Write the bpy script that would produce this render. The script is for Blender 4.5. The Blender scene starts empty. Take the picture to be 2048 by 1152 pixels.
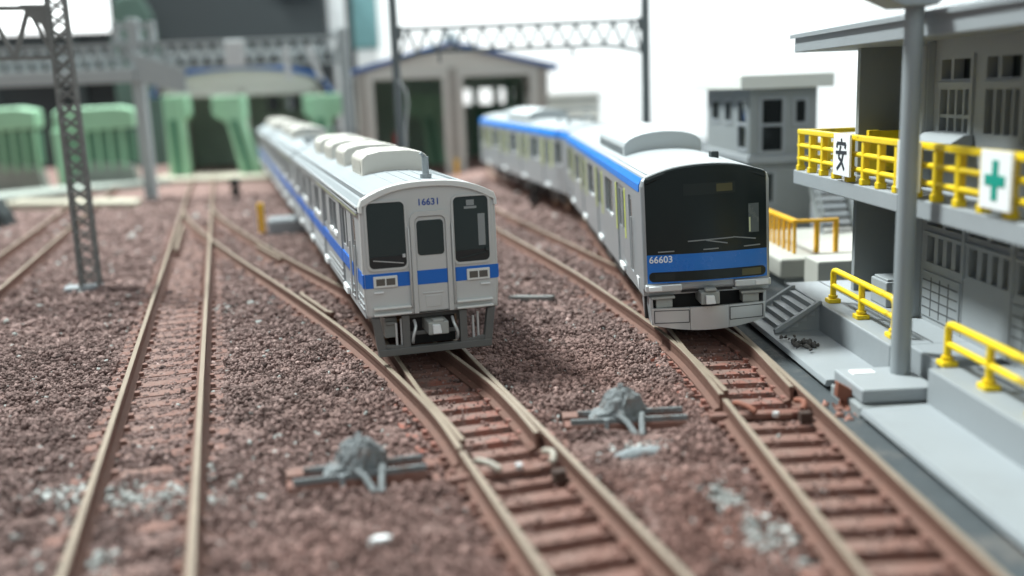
import bpy, math, random
import numpy as np
from mathutils import Matrix, Vector
random.seed(7); rng = np.random.default_rng(11)
S = 0.00108                      # one modelling unit in metres (N-gauge diorama)
R = math.radians
sc = bpy.context.scene
COL = sc.collection

# ------------------------------------------------------------------ camera
F, H, PITCH, ROLL = 1965.0, 33.0, math.atan(393 / 1965.0), R(2.2)
fw = Vector((0, math.cos(PITCH), -math.sin(PITCH))); up0 = Vector((0, math.sin(PITCH), math.cos(PITCH))); r0 = Vector((1, 0, 0))
rt = math.cos(ROLL) * r0 - math.sin(ROLL) * up0; up = math.cos(ROLL) * up0 + math.sin(ROLL) * r0
cd = bpy.data.cameras.new('camera'); cam = bpy.data.objects.new('camera', cd); COL.objects.link(cam)
m = Matrix((rt, up, -fw)).transposed().to_4x4(); m.translation = Vector((0, 0, H * S)); cam.matrix_world = m
cd.sensor_width = 36; cd.lens = 36 * F / 2048; cd.clip_start = 0.004; cd.clip_end = 20
cd.dof.use_dof = True; cd.dof.focus_distance = 130 * S; cd.dof.aperture_fstop = 16.5
sc.camera = cam

# ------------------------------------------------------------------ light
w = bpy.data.worlds.new('World'); sc.world = w; w.use_nodes = True
bg = w.node_tree.nodes['Background']; bg.inputs[0].default_value = (0.86, 0.96, 1.0, 1); bg.inputs[1].default_value = 0.25
def area(name, loc, target, power, size, col, size_y=None):
    l = bpy.data.lights.new(name, 'AREA'); l.energy = power; l.shape = 'RECTANGLE' if size_y else 'DISK'; l.size = size; l.size_y = size_y or size; l.color = col
    o = bpy.data.objects.new(name, l); COL.objects.link(o); o.location = Vector(loc) * S
    o.rotation_euler = (Vector(target) - Vector(loc)).to_track_quat('-Z', 'Y').to_euler(); return o
area('ceiling_lamp', (-520, 470, 980), (10, 150, 0), 33, 0.24, (0.93, 1.0, 0.985))
area('room_glow', (150, -900, 850), (0, 150, 0), 7.0, 1.5, (0.90, 0.98, 1.0))
area('wall_fill', (260, 470, 420), (260, 640, 60), 5.8, 1.1, (0.97, 1.0, 1.0), 0.08)  # unseen fill light added to brighten the white wall
sc.view_settings.view_transform = 'Standard'; sc.view_settings.look = 'None'; sc.view_settings.exposure = 0.12; sc.view_settings.gamma = 1
sc.render.engine = 'CYCLES'

# ------------------------------------------------------------------ materials
def mat(name, col, rough=0.5, metal=0.0, var=0.12, nscale=3.0, bump=0.0, bscale=1.2, col2=None, mixlo=0.45, mixhi=0.62, attr=None, coat=0.0, emit=None, spec=0.5):
    M = bpy.data.materials.new(name); M.use_nodes = True; nt = M.node_tree; N = nt.nodes; L = nt.links
    b = N['Principled BSDF']; b.inputs['Roughness'].default_value = rough; b.inputs['Metallic'].default_value = metal
    b.inputs['Coat Weight'].default_value = coat; b.inputs['Specular IOR Level'].default_value = spec
    c = tuple(col) + (1,)
    tc = N.new('ShaderNodeTexCoord'); mp = N.new('ShaderNodeMapping'); mp.inputs['Scale'].default_value = (1 / S,) * 3
    L.new(tc.outputs['Object'], mp.inputs[0])
    nz = N.new('ShaderNodeTexNoise'); nz.inputs['Scale'].default_value = 1.0 / nscale; nz.inputs['Detail'].default_value = 6; nz.inputs['Roughness'].default_value = 0.65
    L.new(mp.outputs[0], nz.inputs['Vector'])
    mx = N.new('ShaderNodeMix'); mx.data_type = 'RGBA'; mx.blend_type = 'MIX'
    lo = tuple(max(0, v * (1 - var)) for v in col) + (1,); hi = tuple(min(1, v * (1 + var)) for v in col) + (1,)
    mx.inputs[6].default_value = lo; mx.inputs[7].default_value = hi
    L.new(nz.outputs[0], mx.inputs[0]); out = mx.outputs[2]
    if attr:
        at = N.new('ShaderNodeAttribute'); at.attribute_name = attr
        mm = N.new('ShaderNodeMix'); mm.data_type = 'RGBA'; mm.blend_type = 'MULTIPLY'; mm.inputs[0].default_value = 1
        L.new(out, mm.inputs[6]); L.new(at.outputs['Color'], mm.inputs[7]); out = mm.outputs[2]
    if col2:
        n2 = N.new('ShaderNodeTexNoise'); n2.inputs['Scale'].default_value = 0.45 / nscale; n2.inputs['Detail'].default_value = 8; n2.inputs['Roughness'].default_value = 0.7
        L.new(mp.outputs[0], n2.inputs['Vector'])
        rp = N.new('ShaderNodeMapRange'); rp.inputs[1].default_value = mixlo; rp.inputs[2].default_value = mixhi
        L.new(n2.outputs[0], rp.inputs[0])
        m2 = N.new('ShaderNodeMix'); m2.data_type = 'RGBA'; m2.inputs[7].default_value = tuple(col2) + (1,)
        L.new(rp.outputs[0], m2.inputs[0]); L.new(out, m2.inputs[6]); out = m2.outputs[2]
    L.new(out, b.inputs['Base Color'])
    rv = N.new('ShaderNodeMapRange'); rv.inputs[3].default_value = max(0.02, rough - 0.08); rv.inputs[4].default_value = min(1, rough + 0.1)
    L.new(nz.outputs[0], rv.inputs[0]); L.new(rv.outputs[0], b.inputs['Roughness'])
    if bump:
        nb = N.new('ShaderNodeTexNoise'); nb.inputs['Scale'].default_value = 1.0 / bscale; nb.inputs['Detail'].default_value = 5; nb.inputs['Roughness'].default_value = .6
        L.new(mp.outputs[0], nb.inputs['Vector'])
        bp = N.new('ShaderNodeBump'); bp.inputs['Strength'].default_value = 1.0; bp.inputs['Distance'].default_value = bump * S
        L.new(nb.outputs[0], bp.inputs['Height']); L.new(bp.outputs[0], b.inputs['Normal'])
    if emit:
        b.inputs['Emission Color'].default_value = tuple(emit[0]) + (1,); b.inputs['Emission Strength'].default_value = emit[1]
    return M
def glass_mat(name, tint, refl=0.07):
    M = bpy.data.materials.new(name); M.use_nodes = True; nt = M.node_tree; N = nt.nodes; L = nt.links
    for n in list(N): N.remove(n)
    o = N.new('ShaderNodeOutputMaterial'); t = N.new('ShaderNodeBsdfTransparent'); t.inputs[0].default_value = tuple(tint) + (1,)
    g = N.new('ShaderNodeBsdfGlossy'); g.inputs['Roughness'].default_value = 0.06; g.inputs['Color'].default_value = (0.9, 0.95, 0.95, 1)
    f = N.new('ShaderNodeFresnel'); f.inputs[0].default_value = 1.45; x = N.new('ShaderNodeMixShader')
    L.new(f.outputs[0], x.inputs[0]); L.new(t.outputs[0], x.inputs[1]); L.new(g.outputs[0], x.inputs[2]); L.new(x.outputs[0], o.inputs[0]); return M
MT = {}
def D(k, *a, **kw): MT[k] = mat(k, *a, **kw)
D('ground', (0.20, 0.135, 0.12), 0.95, var=0.35, nscale=2.0, bump=0.6, bscale=0.9, spec=0.1)
D('ballast', (1, 1, 1), 0.95, var=0.18, nscale=0.5, bump=0.10, bscale=0.25, attr='Col', spec=0.12)
D('paving', (0.055, 0.066, 0.072), 0.9, var=0.35, nscale=2.5, bump=0.12, bscale=0.35, col2=(0.15, 0.14, 0.13), mixlo=0.52, mixhi=0.72)
D('rail_top', (0.25, 0.20, 0.15), 0.55, metal=0.15, var=0.2, nscale=5)
D('rail_side', (0.135, 0.066, 0.047), 0.8, var=0.3, nscale=2, bump=0.08, bscale=0.5)
D('sleeper', (0.17, 0.072, 0.052), 0.8, var=0.25, nscale=2.5, bump=0.12, bscale=0.6, col2=(0.20, 0.122, 0.10), mixlo=0.42, mixhi=0.66)
D('sleeper_red', (0.30, 0.08, 0.048), 0.75, var=0.25, nscale=2, bump=0.12, bscale=0.5, col2=(0.19, 0.12, 0.10), mixlo=0.40, mixhi=0.56)
D('rust', (0.21, 0.075, 0.045), 0.75, var=0.25, nscale=1.5, bump=0.06)
D('dark_rust', (0.05, 0.028, 0.02), 0.8, var=0.2)
D('clip', (0.33, 0.30, 0.25), 0.5, var=0.1)
D('grey_metal', (0.25, 0.28, 0.29), 0.75, var=0.25, nscale=1.2, bump=0.12, bscale=0.5, col2=(0.17, 0.11, 0.09), mixlo=0.55, mixhi=0.7)
D('grey_rough', (0.22, 0.24, 0.245), 0.9, var=0.35, nscale=.8, bump=0.35, bscale=0.35, col2=(0.17, 0.12, 0.10), mixlo=0.52, mixhi=0.68, spec=0.2)
D('black', (0.012, 0.013, 0.014), 0.5, var=0.1)
D('dark', (0.022, 0.033, 0.034), 0.6, var=0.2)
D('grey', (0.30, 0.325, 0.34), 0.55, var=0.06, nscale=5, bump=0.02, bscale=0.6)
D('grey_pole', (0.27, 0.30, 0.315), 0.5, var=0.05, nscale=5)
D('grey_light', (0.275, 0.30, 0.315), 0.55, var=0.06, nscale=6, bump=0.03, bscale=1.0, col2=(0.25, 0.27, 0.28), mixlo=0.5, mixhi=0.7)
D('grey_wall', (0.24, 0.262, 0.265), 0.6, var=0.08, nscale=5, bump=0.02)
D('line', (0.07, 0.075, 0.08), 0.7, var=0.1)
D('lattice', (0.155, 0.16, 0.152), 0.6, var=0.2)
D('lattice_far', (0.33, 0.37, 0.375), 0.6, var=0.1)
D('yellow', (0.80, 0.57, 0.008), 0.42, var=0.12, nscale=2, col2=(0.22, 0.15, 0.02), mixlo=0.57, mixhi=0.72)
D('orange', (0.80, 0.43, 0.012), 0.5, var=0.1)
D('white', (0.80, 0.82, 0.82), 0.55, var=0.03)
D('screen', (0.8, 0.82, 0.82), 0.6, var=0.02, emit=((0.95, 1.0, 1.0), 1.3))
D('paper', (0.78, 0.80, 0.80), 0.7, var=0.03, nscale=1)
D('ink', (0.02, 0.025, 0.03), 0.7, var=0.1)
D('green_ink', (0.0, 0.27, 0.20), 0.6, var=0.06)
D('cream', (0.60, 0.585, 0.53), 0.6, var=0.06, nscale=3)
D('cream_concrete', (0.40, 0.40, 0.36), 0.7, var=0.1, nscale=3)
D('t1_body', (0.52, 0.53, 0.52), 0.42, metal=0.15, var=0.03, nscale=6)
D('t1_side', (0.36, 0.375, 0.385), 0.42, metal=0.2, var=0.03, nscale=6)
D('t1_roof', (0.27, 0.30, 0.315), 0.6, var=0.05, nscale=6)
D('t1_brow', (0.66, 0.67, 0.65), 0.4, var=0.03)
D('t1_frame', (0.115, 0.115, 0.11), 0.55, var=0.1)
D('t2_body', (0.40, 0.425, 0.44), 0.36, metal=0.45, var=0.03, nscale=6)
D('t2_roof', (0.30, 0.33, 0.342), 0.5, var=0.03, nscale=6)
D('t2_roofunit', (0.43, 0.465, 0.475), 0.5, var=0.03)
D('silver', (0.58, 0.60, 0.60), 0.3, metal=0.35, var=0.03)
D('blue', (0.006, 0.125, 0.50), 0.38, var=0.04)
D('blue_roof', (0.012, 0.19, 0.64), 0.36, var=0.05)
D('blue_band', (0.006, 0.155, 0.55), 0.25, var=0.04, coat=0.3)
D('lime', (0.60, 0.66, 0.10), 0.5, var=0.06)
D('lime_pale', (0.62, 0.68, 0.42), 0.5, var=0.05)
D('pane', (0.045, 0.055, 0.055), 0.14, var=0.1)
D('pane_grey', (0.11, 0.13, 0.13), 0.25, var=0.15)
D('mask', (0.012, 0.019, 0.019), 0.22, var=0.05, spec=0.35)
D('screen_glass', (0.028, 0.040, 0.040), 0.2, var=0.1, spec=0.4)
D('mask_sign', (0.02, 0.027, 0.026), 0.22, var=0.05, spec=0.35)
D('lamp_lens', (0.10, 0.095, 0.085), 0.2, var=0.2)
D('lamp_amber', (0.09, 0.085, 0.04), 0.2, var=0.2)
D('bronze', (0.33, 0.24, 0.16), 0.35, metal=0.7, var=0.15)
D('coupler', (0.34, 0.35, 0.33), 0.55, var=0.08)
D('number_white', (0.75, 0.80, 0.85), 0.5, var=0.02)
D('number_blue', (0.02, 0.07, 0.30), 0.5, var=0.02)
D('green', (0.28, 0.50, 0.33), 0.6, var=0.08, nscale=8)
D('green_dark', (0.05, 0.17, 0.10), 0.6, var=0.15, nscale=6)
D('shed', (0.62, 0.625, 0.575), 0.7, var=0.06, nscale=8)
D('shed_trim', (0.62, 0.625, 0.585), 0.7, var=0.05)
D('shed_dark', (0.36, 0.35, 0.32), 0.7, var=0.1)
D('shed_blue', (0.03, 0.13, 0.40), 0.55, var=0.15)
D('shed_roof', (0.55, 0.60, 0.64), 0.6, var=0.05)
D('backdrop', (0.016, 0.022, 0.024), 0.8, var=0.25, nscale=40)
D('wall_white', (0.88, 0.90, 0.90), 0.8, var=0.02, nscale=30, bump=0.5, bscale=5)
D('teal', (0.10, 0.22, 0.23), 0.6, var=0.3, nscale=14)
D('soft_grey', (0.55, 0.58, 0.58), 0.7, var=0.12, nscale=14)
D('hut_roof', (0.68, 0.69, 0.64), 0.7, var=0.06, nscale=4)
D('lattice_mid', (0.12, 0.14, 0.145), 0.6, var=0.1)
D('pad', (0.36, 0.34, 0.27), 0.8, var=0.25, nscale=8)
D('green_mid', (0.085, 0.19, 0.125), 0.7, var=0.3, nscale=5)
D('green_grey', (0.32, 0.44, 0.36), 0.7, var=0.4, nscale=12)
D('stair_dark', (0.06, 0.07, 0.07), 0.6, var=0.15)
D('pad_grey', (0.25, 0.28, 0.25), 0.8, var=0.35, nscale=6)
D('bag_green', (0.04, 0.075, 0.06), 0.8, var=0.4, nscale=20)
D('red', (0.30, 0.02, 0.02), 0.6, var=0.1)
MT['glass'] = glass_mat('glass', (0.42, 0.48, 0.47))
MT['glass_dark'] = glass_mat('glass_dark', (0.16, 0.20, 0.20))

# ------------------------------------------------------------------ mesh helpers
class MB:
    def __init__(s): s.v = []; s.f = []; s.m = []; s.sm = []
    def add(s, vs, fs, mi=0, smooth=False):
        o = len(s.v); s.v += [tuple(p) for p in vs]; s.f += [tuple(i + o for i in f) for f in fs]; s.m += [mi] * len(fs); s.sm += [smooth] * len(fs); return s
    def box(s, x0, x1, y0, y1, z0, z1, mi=0):
        return s.add([(x0, y0, z0), (x1, y0, z0), (x1, y1, z0), (x0, y1, z0), (x0, y0, z1), (x1, y0, z1), (x1, y1, z1), (x0, y1, z1)],
                     [(0, 3, 2, 1), (4, 5, 6, 7), (0, 1, 5, 4), (1, 2, 6, 5), (2, 3, 7, 6), (3, 0, 4, 7)], mi)
    def bar(s, p, q, wd, hd=None, mi=0, upv=(0, 0, 1)):
        hd = hd or wd; p = Vector(p); q = Vector(q); d = (q - p).normalized(); u = Vector(upv)
        if abs(d.dot(u)) > 0.98: u = Vector((0, 1, 0))
        a = d.cross(u).normalized(); b = a.cross(d).normalized(); a *= wd / 2; b *= hd / 2
        return s.add([p - a - b, p + a - b, p + a + b, p - a + b, q - a - b, q + a - b, q + a + b, q - a + b],
                     [(0, 1, 2, 3), (7, 6, 5, 4), (0, 4, 5, 1), (1, 5, 6, 2), (2, 6, 7, 3), (3, 7, 4, 0)], mi)
    def cyl(s, p, q, r0, r1=None, n=12, mi=0, cap=True):
        r1 = r0 if r1 is None else r1; p = Vector(p); q = Vector(q); d = (q - p).normalized(); u = Vector((0, 0, 1)) if abs(d.z) < 0.9 else Vector((1, 0, 0))
        a = d.cross(u).normalized(); b = d.cross(a).normalized(); vs = []
        for c, r in ((p, r0), (q, r1)):
            for i in range(n): t = 2 * math.pi * i / n; vs.append(c + a * (r * math.cos(t)) + b * (r * math.sin(t)))
        s.add(vs, [(i, i + n, (i + 1) % n + n, (i + 1) % n) for i in range(n)], mi, True)
        if cap: s.add(vs[:n], [tuple(range(n))], mi); s.add(vs[n:], [tuple(reversed(range(n)))], mi)
        return s
    def tube(s, pts, r, n=8, mi=0):
        pts = [Vector(p) for p in pts]; rings = []
        for i, p in enumerate(pts):
            d = (pts[min(i + 1, len(pts) - 1)] - pts[max(i - 1, 0)]).normalized(); u = Vector((0, 0, 1)) if abs(d.z) < 0.95 else Vector((1, 0, 0))
            if i == 0: a = d.cross(u).normalized()
            else: a = (a - d * a.dot(d)).normalized()
            b = d.cross(a); rings.append([p + a * (r * math.cos(2 * math.pi * k / n)) + b * (r * math.sin(2 * math.pi * k / n)) for k in range(n)])
        vs = [v for rg in rings for v in rg]; fs = []
        for i in range(len(pts) - 1):
            for k in range(n): fs.append((i * n + k, i * n + (k + 1) % n, (i + 1) * n + (k + 1) % n, (i + 1) * n + k))
        s.add(vs, fs, mi, True); s.add(rings[0], [tuple(reversed(range(n)))], mi); s.add(rings[-1], [tuple(range(n))], mi); return s
    def prism(s, poly, e, mi=0, o=(0, 0, 0), a=(1, 0, 0), b=(0, 0, 1), d=(0, 1, 0)):
        """polygon in (a,b) axes from o, extruded from e[0] to e[1] along d"""
        o = Vector(o); a = Vector(a); b = Vector(b); d = Vector(d); n = len(poly)
        vs = [o + a * p[0] + b * p[1] + d * e[0] for p in poly] + [o + a * p[0] + b * p[1] + d * e[1] for p in poly]
        ar = sum(poly[i][0] * poly[(i + 1) % n][1] - poly[(i + 1) % n][0] * poly[i][1] for i in range(n))
        flip = (ar > 0) == (a.cross(b).dot(d) > 0)
        fs = [tuple(range(n)), tuple(reversed(range(n, 2 * n)))] + [(i, i + n, (i + 1) % n + n, (i + 1) % n) for i in range(n)]
        if flip: fs = [tuple(reversed(f)) for f in fs]
        return s.add(vs, fs, mi)
    def wall(s, o, a, d, A, B, holes, t, mi=0, b=(0, 0, 1)):
        """wall with openings: a = along, b = up, thickness t along d; A, B ranges; holes (a0,a1,b0,b1)"""
        o = Vector(o); a = Vector(a); b = Vector(b); d = Vector(d)
        xs = sorted({A[0], A[1]} | {min(max(h[i], A[0]), A[1]) for h in holes for i in (0, 1)}); ys = sorted({B[0], B[1]} | {min(max(h[i], B[0]), B[1]) for h in holes for i in (2, 3)})
        def solid(i, j):
            if i < 0 or j < 0 or i >= len(xs) - 1 or j >= len(ys) - 1: return False
            cx = (xs[i] + xs[i + 1]) / 2; cy = (ys[j] + ys[j + 1]) / 2
            return not any(h[0] < cx < h[1] and h[2] < cy < h[3] for h in holes)
        P = lambda x, y, k: o + a * x + b * y + d * (t * k)
        fl = a.cross(b).dot(d) > 0
        def q(vs): s.add(vs, [(0, 1, 2, 3) if not fl else (3, 2, 1, 0)], mi)
        for i in range(len(xs) - 1):
            for j in range(len(ys) - 1):
                if not solid(i, j): continue
                x0, x1, y0, y1 = xs[i], xs[i + 1], ys[j], ys[j + 1]
                q([P(x0, y0, 0), P(x1, y0, 0), P(x1, y1, 0), P(x0, y1, 0)]); q([P(x0, y1, 1), P(x1, y1, 1), P(x1, y0, 1), P(x0, y0, 1)])
                if not solid(i - 1, j): q([P(x0, y0, 0), P(x0, y1, 0), P(x0, y1, 1), P(x0, y0, 1)])
                if not solid(i + 1, j): q([P(x1, y1, 0), P(x1, y0, 0), P(x1, y0, 1), P(x1, y1, 1)])
                if not solid(i, j - 1): q([P(x1, y0, 0), P(x0, y0, 0), P(x0, y0, 1), P(x1, y0, 1)])
                if not solid(i, j + 1): q([P(x0, y1, 0), P(x1, y1, 0), P(x1, y1, 1), P(x0, y1, 1)])
        return s
    def build(s, name, mats, parent=None, bevel=0, seg=2, smooth=False):
        me = bpy.data.meshes.new(name); me.from_pydata([(p[0] * S, p[1] * S, p[2] * S) for p in s.v], [], s.f)
        for k in (mats if isinstance(mats, (list, tuple)) else [mats]): me.materials.append(MT[k])
        me.polygons.foreach_set('material_index', s.m); me.polygons.foreach_set('use_smooth', [bool(x or smooth) for x in s.sm]); me.update()
        return link(name, me, parent, bevel, seg)
def link(name, me, parent=None, bevel=0, seg=2):
    o = bpy.data.objects.new(name, me); COL.objects.link(o)
    if parent: o.parent = parent
    if bevel:
        b = o.modifiers.new('bevel', 'BEVEL'); b.width = bevel * S; b.segments = seg; b.limit_method = 'ANGLE'; b.angle_limit = R(40); b.harden_normals = False
    return o
def tag(o, label=None, cat=None, group=None, kind=None):
    if label: o['label'] = label
    if cat: o['category'] = cat
    if group: o['group'] = group
    if kind: o['kind'] = kind
    return o
def thing(name, label, cat, loc=(0, 0, 0), rz=0, group=None, rot=None):
    o = bpy.data.objects.new(name, None); COL.objects.link(o); o.location = Vector(loc) * S; o.rotation_euler = rot or (0, 0, rz); o.empty_display_size = 0.005
    return tag(o, label, cat, group)
def rrect(x0, x1, y0, y1, r, n=4):
    out = []
    for cx, cy, a0 in ((x1 - r, y0 + r, -90), (x1 - r, y1 - r, 0), (x0 + r, y1 - r, 90), (x0 + r, y0 + r, 180)):
        for i in range(n + 1): t = R(a0 + 90 * i / n); out.append((cx + r * math.cos(t), cy + r * math.sin(t)))
    return out
def text(name, body, size, mk, parent, M4, ext=0.02):
    c = bpy.data.curves.new(name, 'FONT'); c.body = body; c.size = size * S; c.align_x = 'CENTER'; c.align_y = 'CENTER'; c.extrude = ext * S; c.offset = size * S * 0.018; c.resolution_u = 3
    t = bpy.data.objects.new(name + '_tmp', c); COL.objects.link(t); dg = bpy.context.evaluated_depsgraph_get(); me = bpy.data.meshes.new_from_object(t.evaluated_get(dg))
    bpy.data.objects.remove(t); bpy.data.curves.remove(c); me.materials.clear(); me.materials.append(MT[mk])
    o = link(name, me, parent); M4 = M4.copy(); M4.translation = M4.translation * S; o.matrix_local = M4; return o

def catmull(pts, step=1.5):
    P = [Vector(p) for p in pts]; P = [P[0] * 2 - P[1]] + P + [P[-1] * 2 - P[-2]]; out = []
    for i in range(1, len(P) - 2):
        n = max(2, int((P[i + 1] - P[i]).length / step))
        for k in range(n):
            t = k / n; a, b, c, d = P[i - 1:i + 3]
            out.append(0.5 * ((2 * b) + (c - a) * t + (2 * a - 5 * b + 4 * c - d) * t * t + (3 * b - a - 3 * c + d) * t ** 3))
    out.append(P[-2]); return out
def offset(path, d, taper=None):
    out = []
    for i, p in enumerate(path):
        t = (path[min(i + 1, len(path) - 1)] - path[max(i - 1, 0)]); n = Vector((t.y, -t.x, 0)).normalized(); out.append(p + n * (d(p) if callable(d) else d))
    return out
def ss(a, b, x): t = min(1, max(0, (x - a) / (b - a))); return t * t * (3 - 2 * t)

# ------------------------------------------------------------------ track paths (modelling units, world axes)
rise3 = lambda y: 2.6 * ss(140, 375, y)
p1 = [Vector((-.2865 * y - 9.84, y, 0)) for y in np.arange(38, 475, 3.0)]
p2 = [Vector((-.283 * y + 24.2, y, 0)) for y in np.arange(38, 485, 3.0)]
pf = [Vector((-.292 * y - 48.3, y, 0)) for y in np.arange(90, 440, 3.0)]
px1 = catmull([(-.283 * 84 + 24.2, 84, 0), (-4.15, 100, 0), (-10.1, 116, 0), (-14.9, 128, 0), (-20.3, 140.5, 0), (-28.2, 157.5, 0), (-37.6, 177, 0), (-53.2, 208.6, 0), (-68.9, 241.5, 0), (-84.5, 276, 0), (-93.6, 298, 0), (-.2865 * 318 - 9.84, 318, 0)])
p3 = catmull([(29.09 - .023 * y, y, 0) for y in (38, 60, 90, 120, 150, 180, 210, 235)] + [(22.4, 255, 0), (17.4, 280, 0), (11.0, 310, 0), (4.6, 340, 0), (-.6, 368, 0), (-3, 400, 0), (-3.5, 450, 0)])
for p in p3: p.z = rise3(p.y)
px2 = catmull([(29.09 - .023 * 96, 96, 0), (26.6, 110, 0), (25.7, 124, 0), (23.7, 138.5, 0), (20.9, 154, 0), (16.6, 176.5, 0), (10.9, 202, 0), (7.3, 217, 0), (.5, 245.3, 0), (-9, 285, 0), (-25, 350, 0), (-41, 415, 0), (-42, 450, 0)])
RAILS = []
def sweep_rail(name, path, parent, ztop=0.0, hw=0.30):
    prof = [(-.85, -2.0), (.85, -2.0), (.85, -1.75), (.2, -1.5), (.2, -.65), (hw, -.5), (hw, -.06), (hw - .07, 0), (-hw + .07, 0), (-hw, -.06), (-hw, -.5), (-.2, -.65), (-.2, -1.5), (-.85, -1.75)]
    mb = MB(); n = len(prof); vs = []
    for i, p in enumerate(path):
        t = (path[min(i + 1, len(path) - 1)] - path[max(i - 1, 0)]); nn = Vector((t.y, -t.x, 0)).normalized()
        vs += [p + nn * a + Vector((0, 0, b + ztop)) for a, b in prof]
    fs = []; mi = []
    for i in range(len(path) - 1):
        for k in range(n):
            fs.append((i * n + k, i * n + (k + 1) % n, (i + 1) * n + (k + 1) % n, (i + 1) * n + k)); mi.append(1 if 6 <= k <= 8 else 0)
    fs.append(tuple(reversed(range(n)))); mi.append(0); fs.append(tuple(range((len(path) - 1) * n, len(path) * n))); mi.append(0)
    mb.add(vs, fs); mb.m = mi; RAILS.append(path); return mb.build(name, ['rail_side', 'rail_top'], parent)
SL = {}
def sleepers(path, parent, y0, y1, pitch, length=15, lead=0, width=2.3, lens=None, matk='sleeper', red=None):
    if matk not in SL or red:
        pass
    def mesh(mk):
        if mk not in SL:
            b = MB(); b.add([(-.5 * 15, -1.2, -3.4), (.5 * 15, -1.2, -3.4), (.5 * 15, 1.2, -3.4), (-.5 * 15, 1.2, -3.4), (-.5 * 15 + .12, -1.05, -2.02), (.5 * 15 - .12, -1.05, -2.02), (.5 * 15 - .12, 1.05, -2.02), (-.5 * 15 + .12, 1.05, -2.02)],
                            [(0, 3, 2, 1), (4, 5, 6, 7), (0, 1, 5, 4), (1, 2, 6, 5), (2, 3, 7, 6), (3, 0, 4, 7)])
            for sx in (-1, 1):
                for q in (-1, 1): b.box(sx * 4.5 + q * 1.15 - .28, sx * 4.5 + q * 1.15 + .28, -.45, .45, -2.02, -1.55)
            o = b.build('sleeper', mk); SL[mk] = o.data; bpy.data.objects.remove(o)
        return SL[mk]
    s = lead; acc = 0; cnt = 0
    for i in range(len(path) - 1):
        seg = (path[i + 1] - path[i]); L = seg.length
        while s < acc + L:
            p = path[i] + seg * ((s - acc) / L); s += pitch
            if y0 <= p.y <= y1:
                mk = 'sleeper_red' if red and red[0] < p.y < red[1] else matk
                o = bpy.data.objects.new('sleeper', mesh(mk)); COL.objects.link(o); o.parent = parent
                ln, off = (lens(p.y) if lens else (length, 0)); n = Vector((seg.y, -seg.x, 0)).normalized()
                o.location = (p + n * (off + random.uniform(-.12, .12))) * S; o.rotation_euler = (0, 0, math.atan2(-seg.x, seg.y) + random.uniform(-.012, .012)); o.scale = (ln / 15, width / 2.4 * random.uniform(.95, 1.05), 1); cnt += 1
        acc += L
    return cnt
cut = lambda P, a, b: [p for p in P if a <= p.y <= b]
t = thing('railway_track', 'straight track half buried in brown ballast, beside the lattice post', 'track')
sweep_rail('rail', offset(p1, -4.5), t); sweep_rail('rail', offset(p1, 4.5), t); sleepers(p1, t, 45, 290, 4.6)
sweep_rail('check_rail', offset(cut(p1, 225, 275), -3.0), t, -.05, .3)
T1 = t
t = thing('railway_track', 'track with bare brown sleepers under the grey train with blue stripe', 'track')
dv1 = lambda y: max(0, (y - 84)) ** 2 / 600.0
sweep_rail('rail', offset(p2, 4.5), t); sweep_rail('rail', offset(cut(p2, 0, 89), -4.5), t)
sweep_rail('point_blade', offset(cut(p2, 91, 500), lambda p: -4.5 + max(0, .95 - dv1(p.y))), t, -.04, .28)
sleepers(p2, t, 40, 140, 3.95, lead=1.2, lens=lambda y: (15 + dv1(y), -dv1(y) / 2), red=(95, 120)); sleepers(p2, t, 141, 190, 4.2)
tb = MB(); 
def at2(P, y, u, z=0):
    i = min(range(len(P)), key=lambda k: abs(P[k].y - y)); tt = (P[min(i + 1, len(P) - 1)] - P[max(i - 1, 0)]); n = Vector((tt.y, -tt.x, 0)).normalized(); k = P[i] + tt.normalized() * ((y - P[i].y) * tt.length / max(.01, tt.y) / max(1e-6, tt.length) * tt.length / tt.length)
    return k + n * u + Vector((0, 0, z))
def point_gear(t, P, y):
    b = MB(); a = at2(P, y, -6.5, -1.5); c = at2(P, y, 6.0, -1.5); b.bar(a, c, 1.1, .6); b.build('throw_bar', 'sleeper', t, .1)
    d = (c - a).normalized(); f = Vector((-d.y, d.x, 0))
    for k, (u0, u1) in enumerate(((-3.3, -1.9), (2.2, 3.3))):
        b = MB(); q = at2(P, y, 0, 0); sg = -1 if k == 0 else 1
        pts = [q + d * (u0 if k == 0 else u1) + f * 2.0 + Vector((0, 0, -.75)), q + d * ((u0 + .2) if k == 0 else (u1 + .35)) + f * .9 + Vector((0, 0, -.45)), q + d * ((u0 + .9) if k == 0 else (u1 + .25)) - f * .2 + Vector((0, 0, -.5)), q + d * (u1 if k == 0 else u0 + .9) - f * 1.0 + Vector((0, 0, -.8))]
        b.tube(catmull(pts, .4), .33, 8); b.build('blade_lug', 'clip' if P is p2 else 'rust', t)
    b = MB(); q = at2(P, y, 1.2, -1.25); b.box(-.9, .9, -.9, .9, -.6, .0); o = b.build('slot', 'rail_side', t, .1); o.location = q * S; o.rotation_euler = (0, 0, math.atan2(d.y, d.x))
    b = MB(); q = at2(P, y - 2.2, 3.1, -1.2); b.box(-.6, .6, -.55, .55, -.7, .45); o = b.build('stop_block', 'dark_rust', t, .1); o.location = q * S; o.rotation_euler = (0, 0, math.atan2(d.y, d.x))
    b = MB(); b.cyl(at2(P, y - 1.6, .1, -1.2), at2(P, y - 1.6, .1, -.75), .35, n=10); b.build('pin', 'silver', t)
point_gear(t, p2, 86.5)
t = thing('railway_track', 'curved crossover track joining the lattice-post track to the grey train track', 'track')
sweep_rail('rail', offset(cut(px1, 89.2, 400), -4.5), t, -.03); sweep_rail('rail', offset(cut(px1, 91, 400), lambda p: 4.5 - max(0, .95 - dv1(p.y))), t, -.03, .28)
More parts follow.
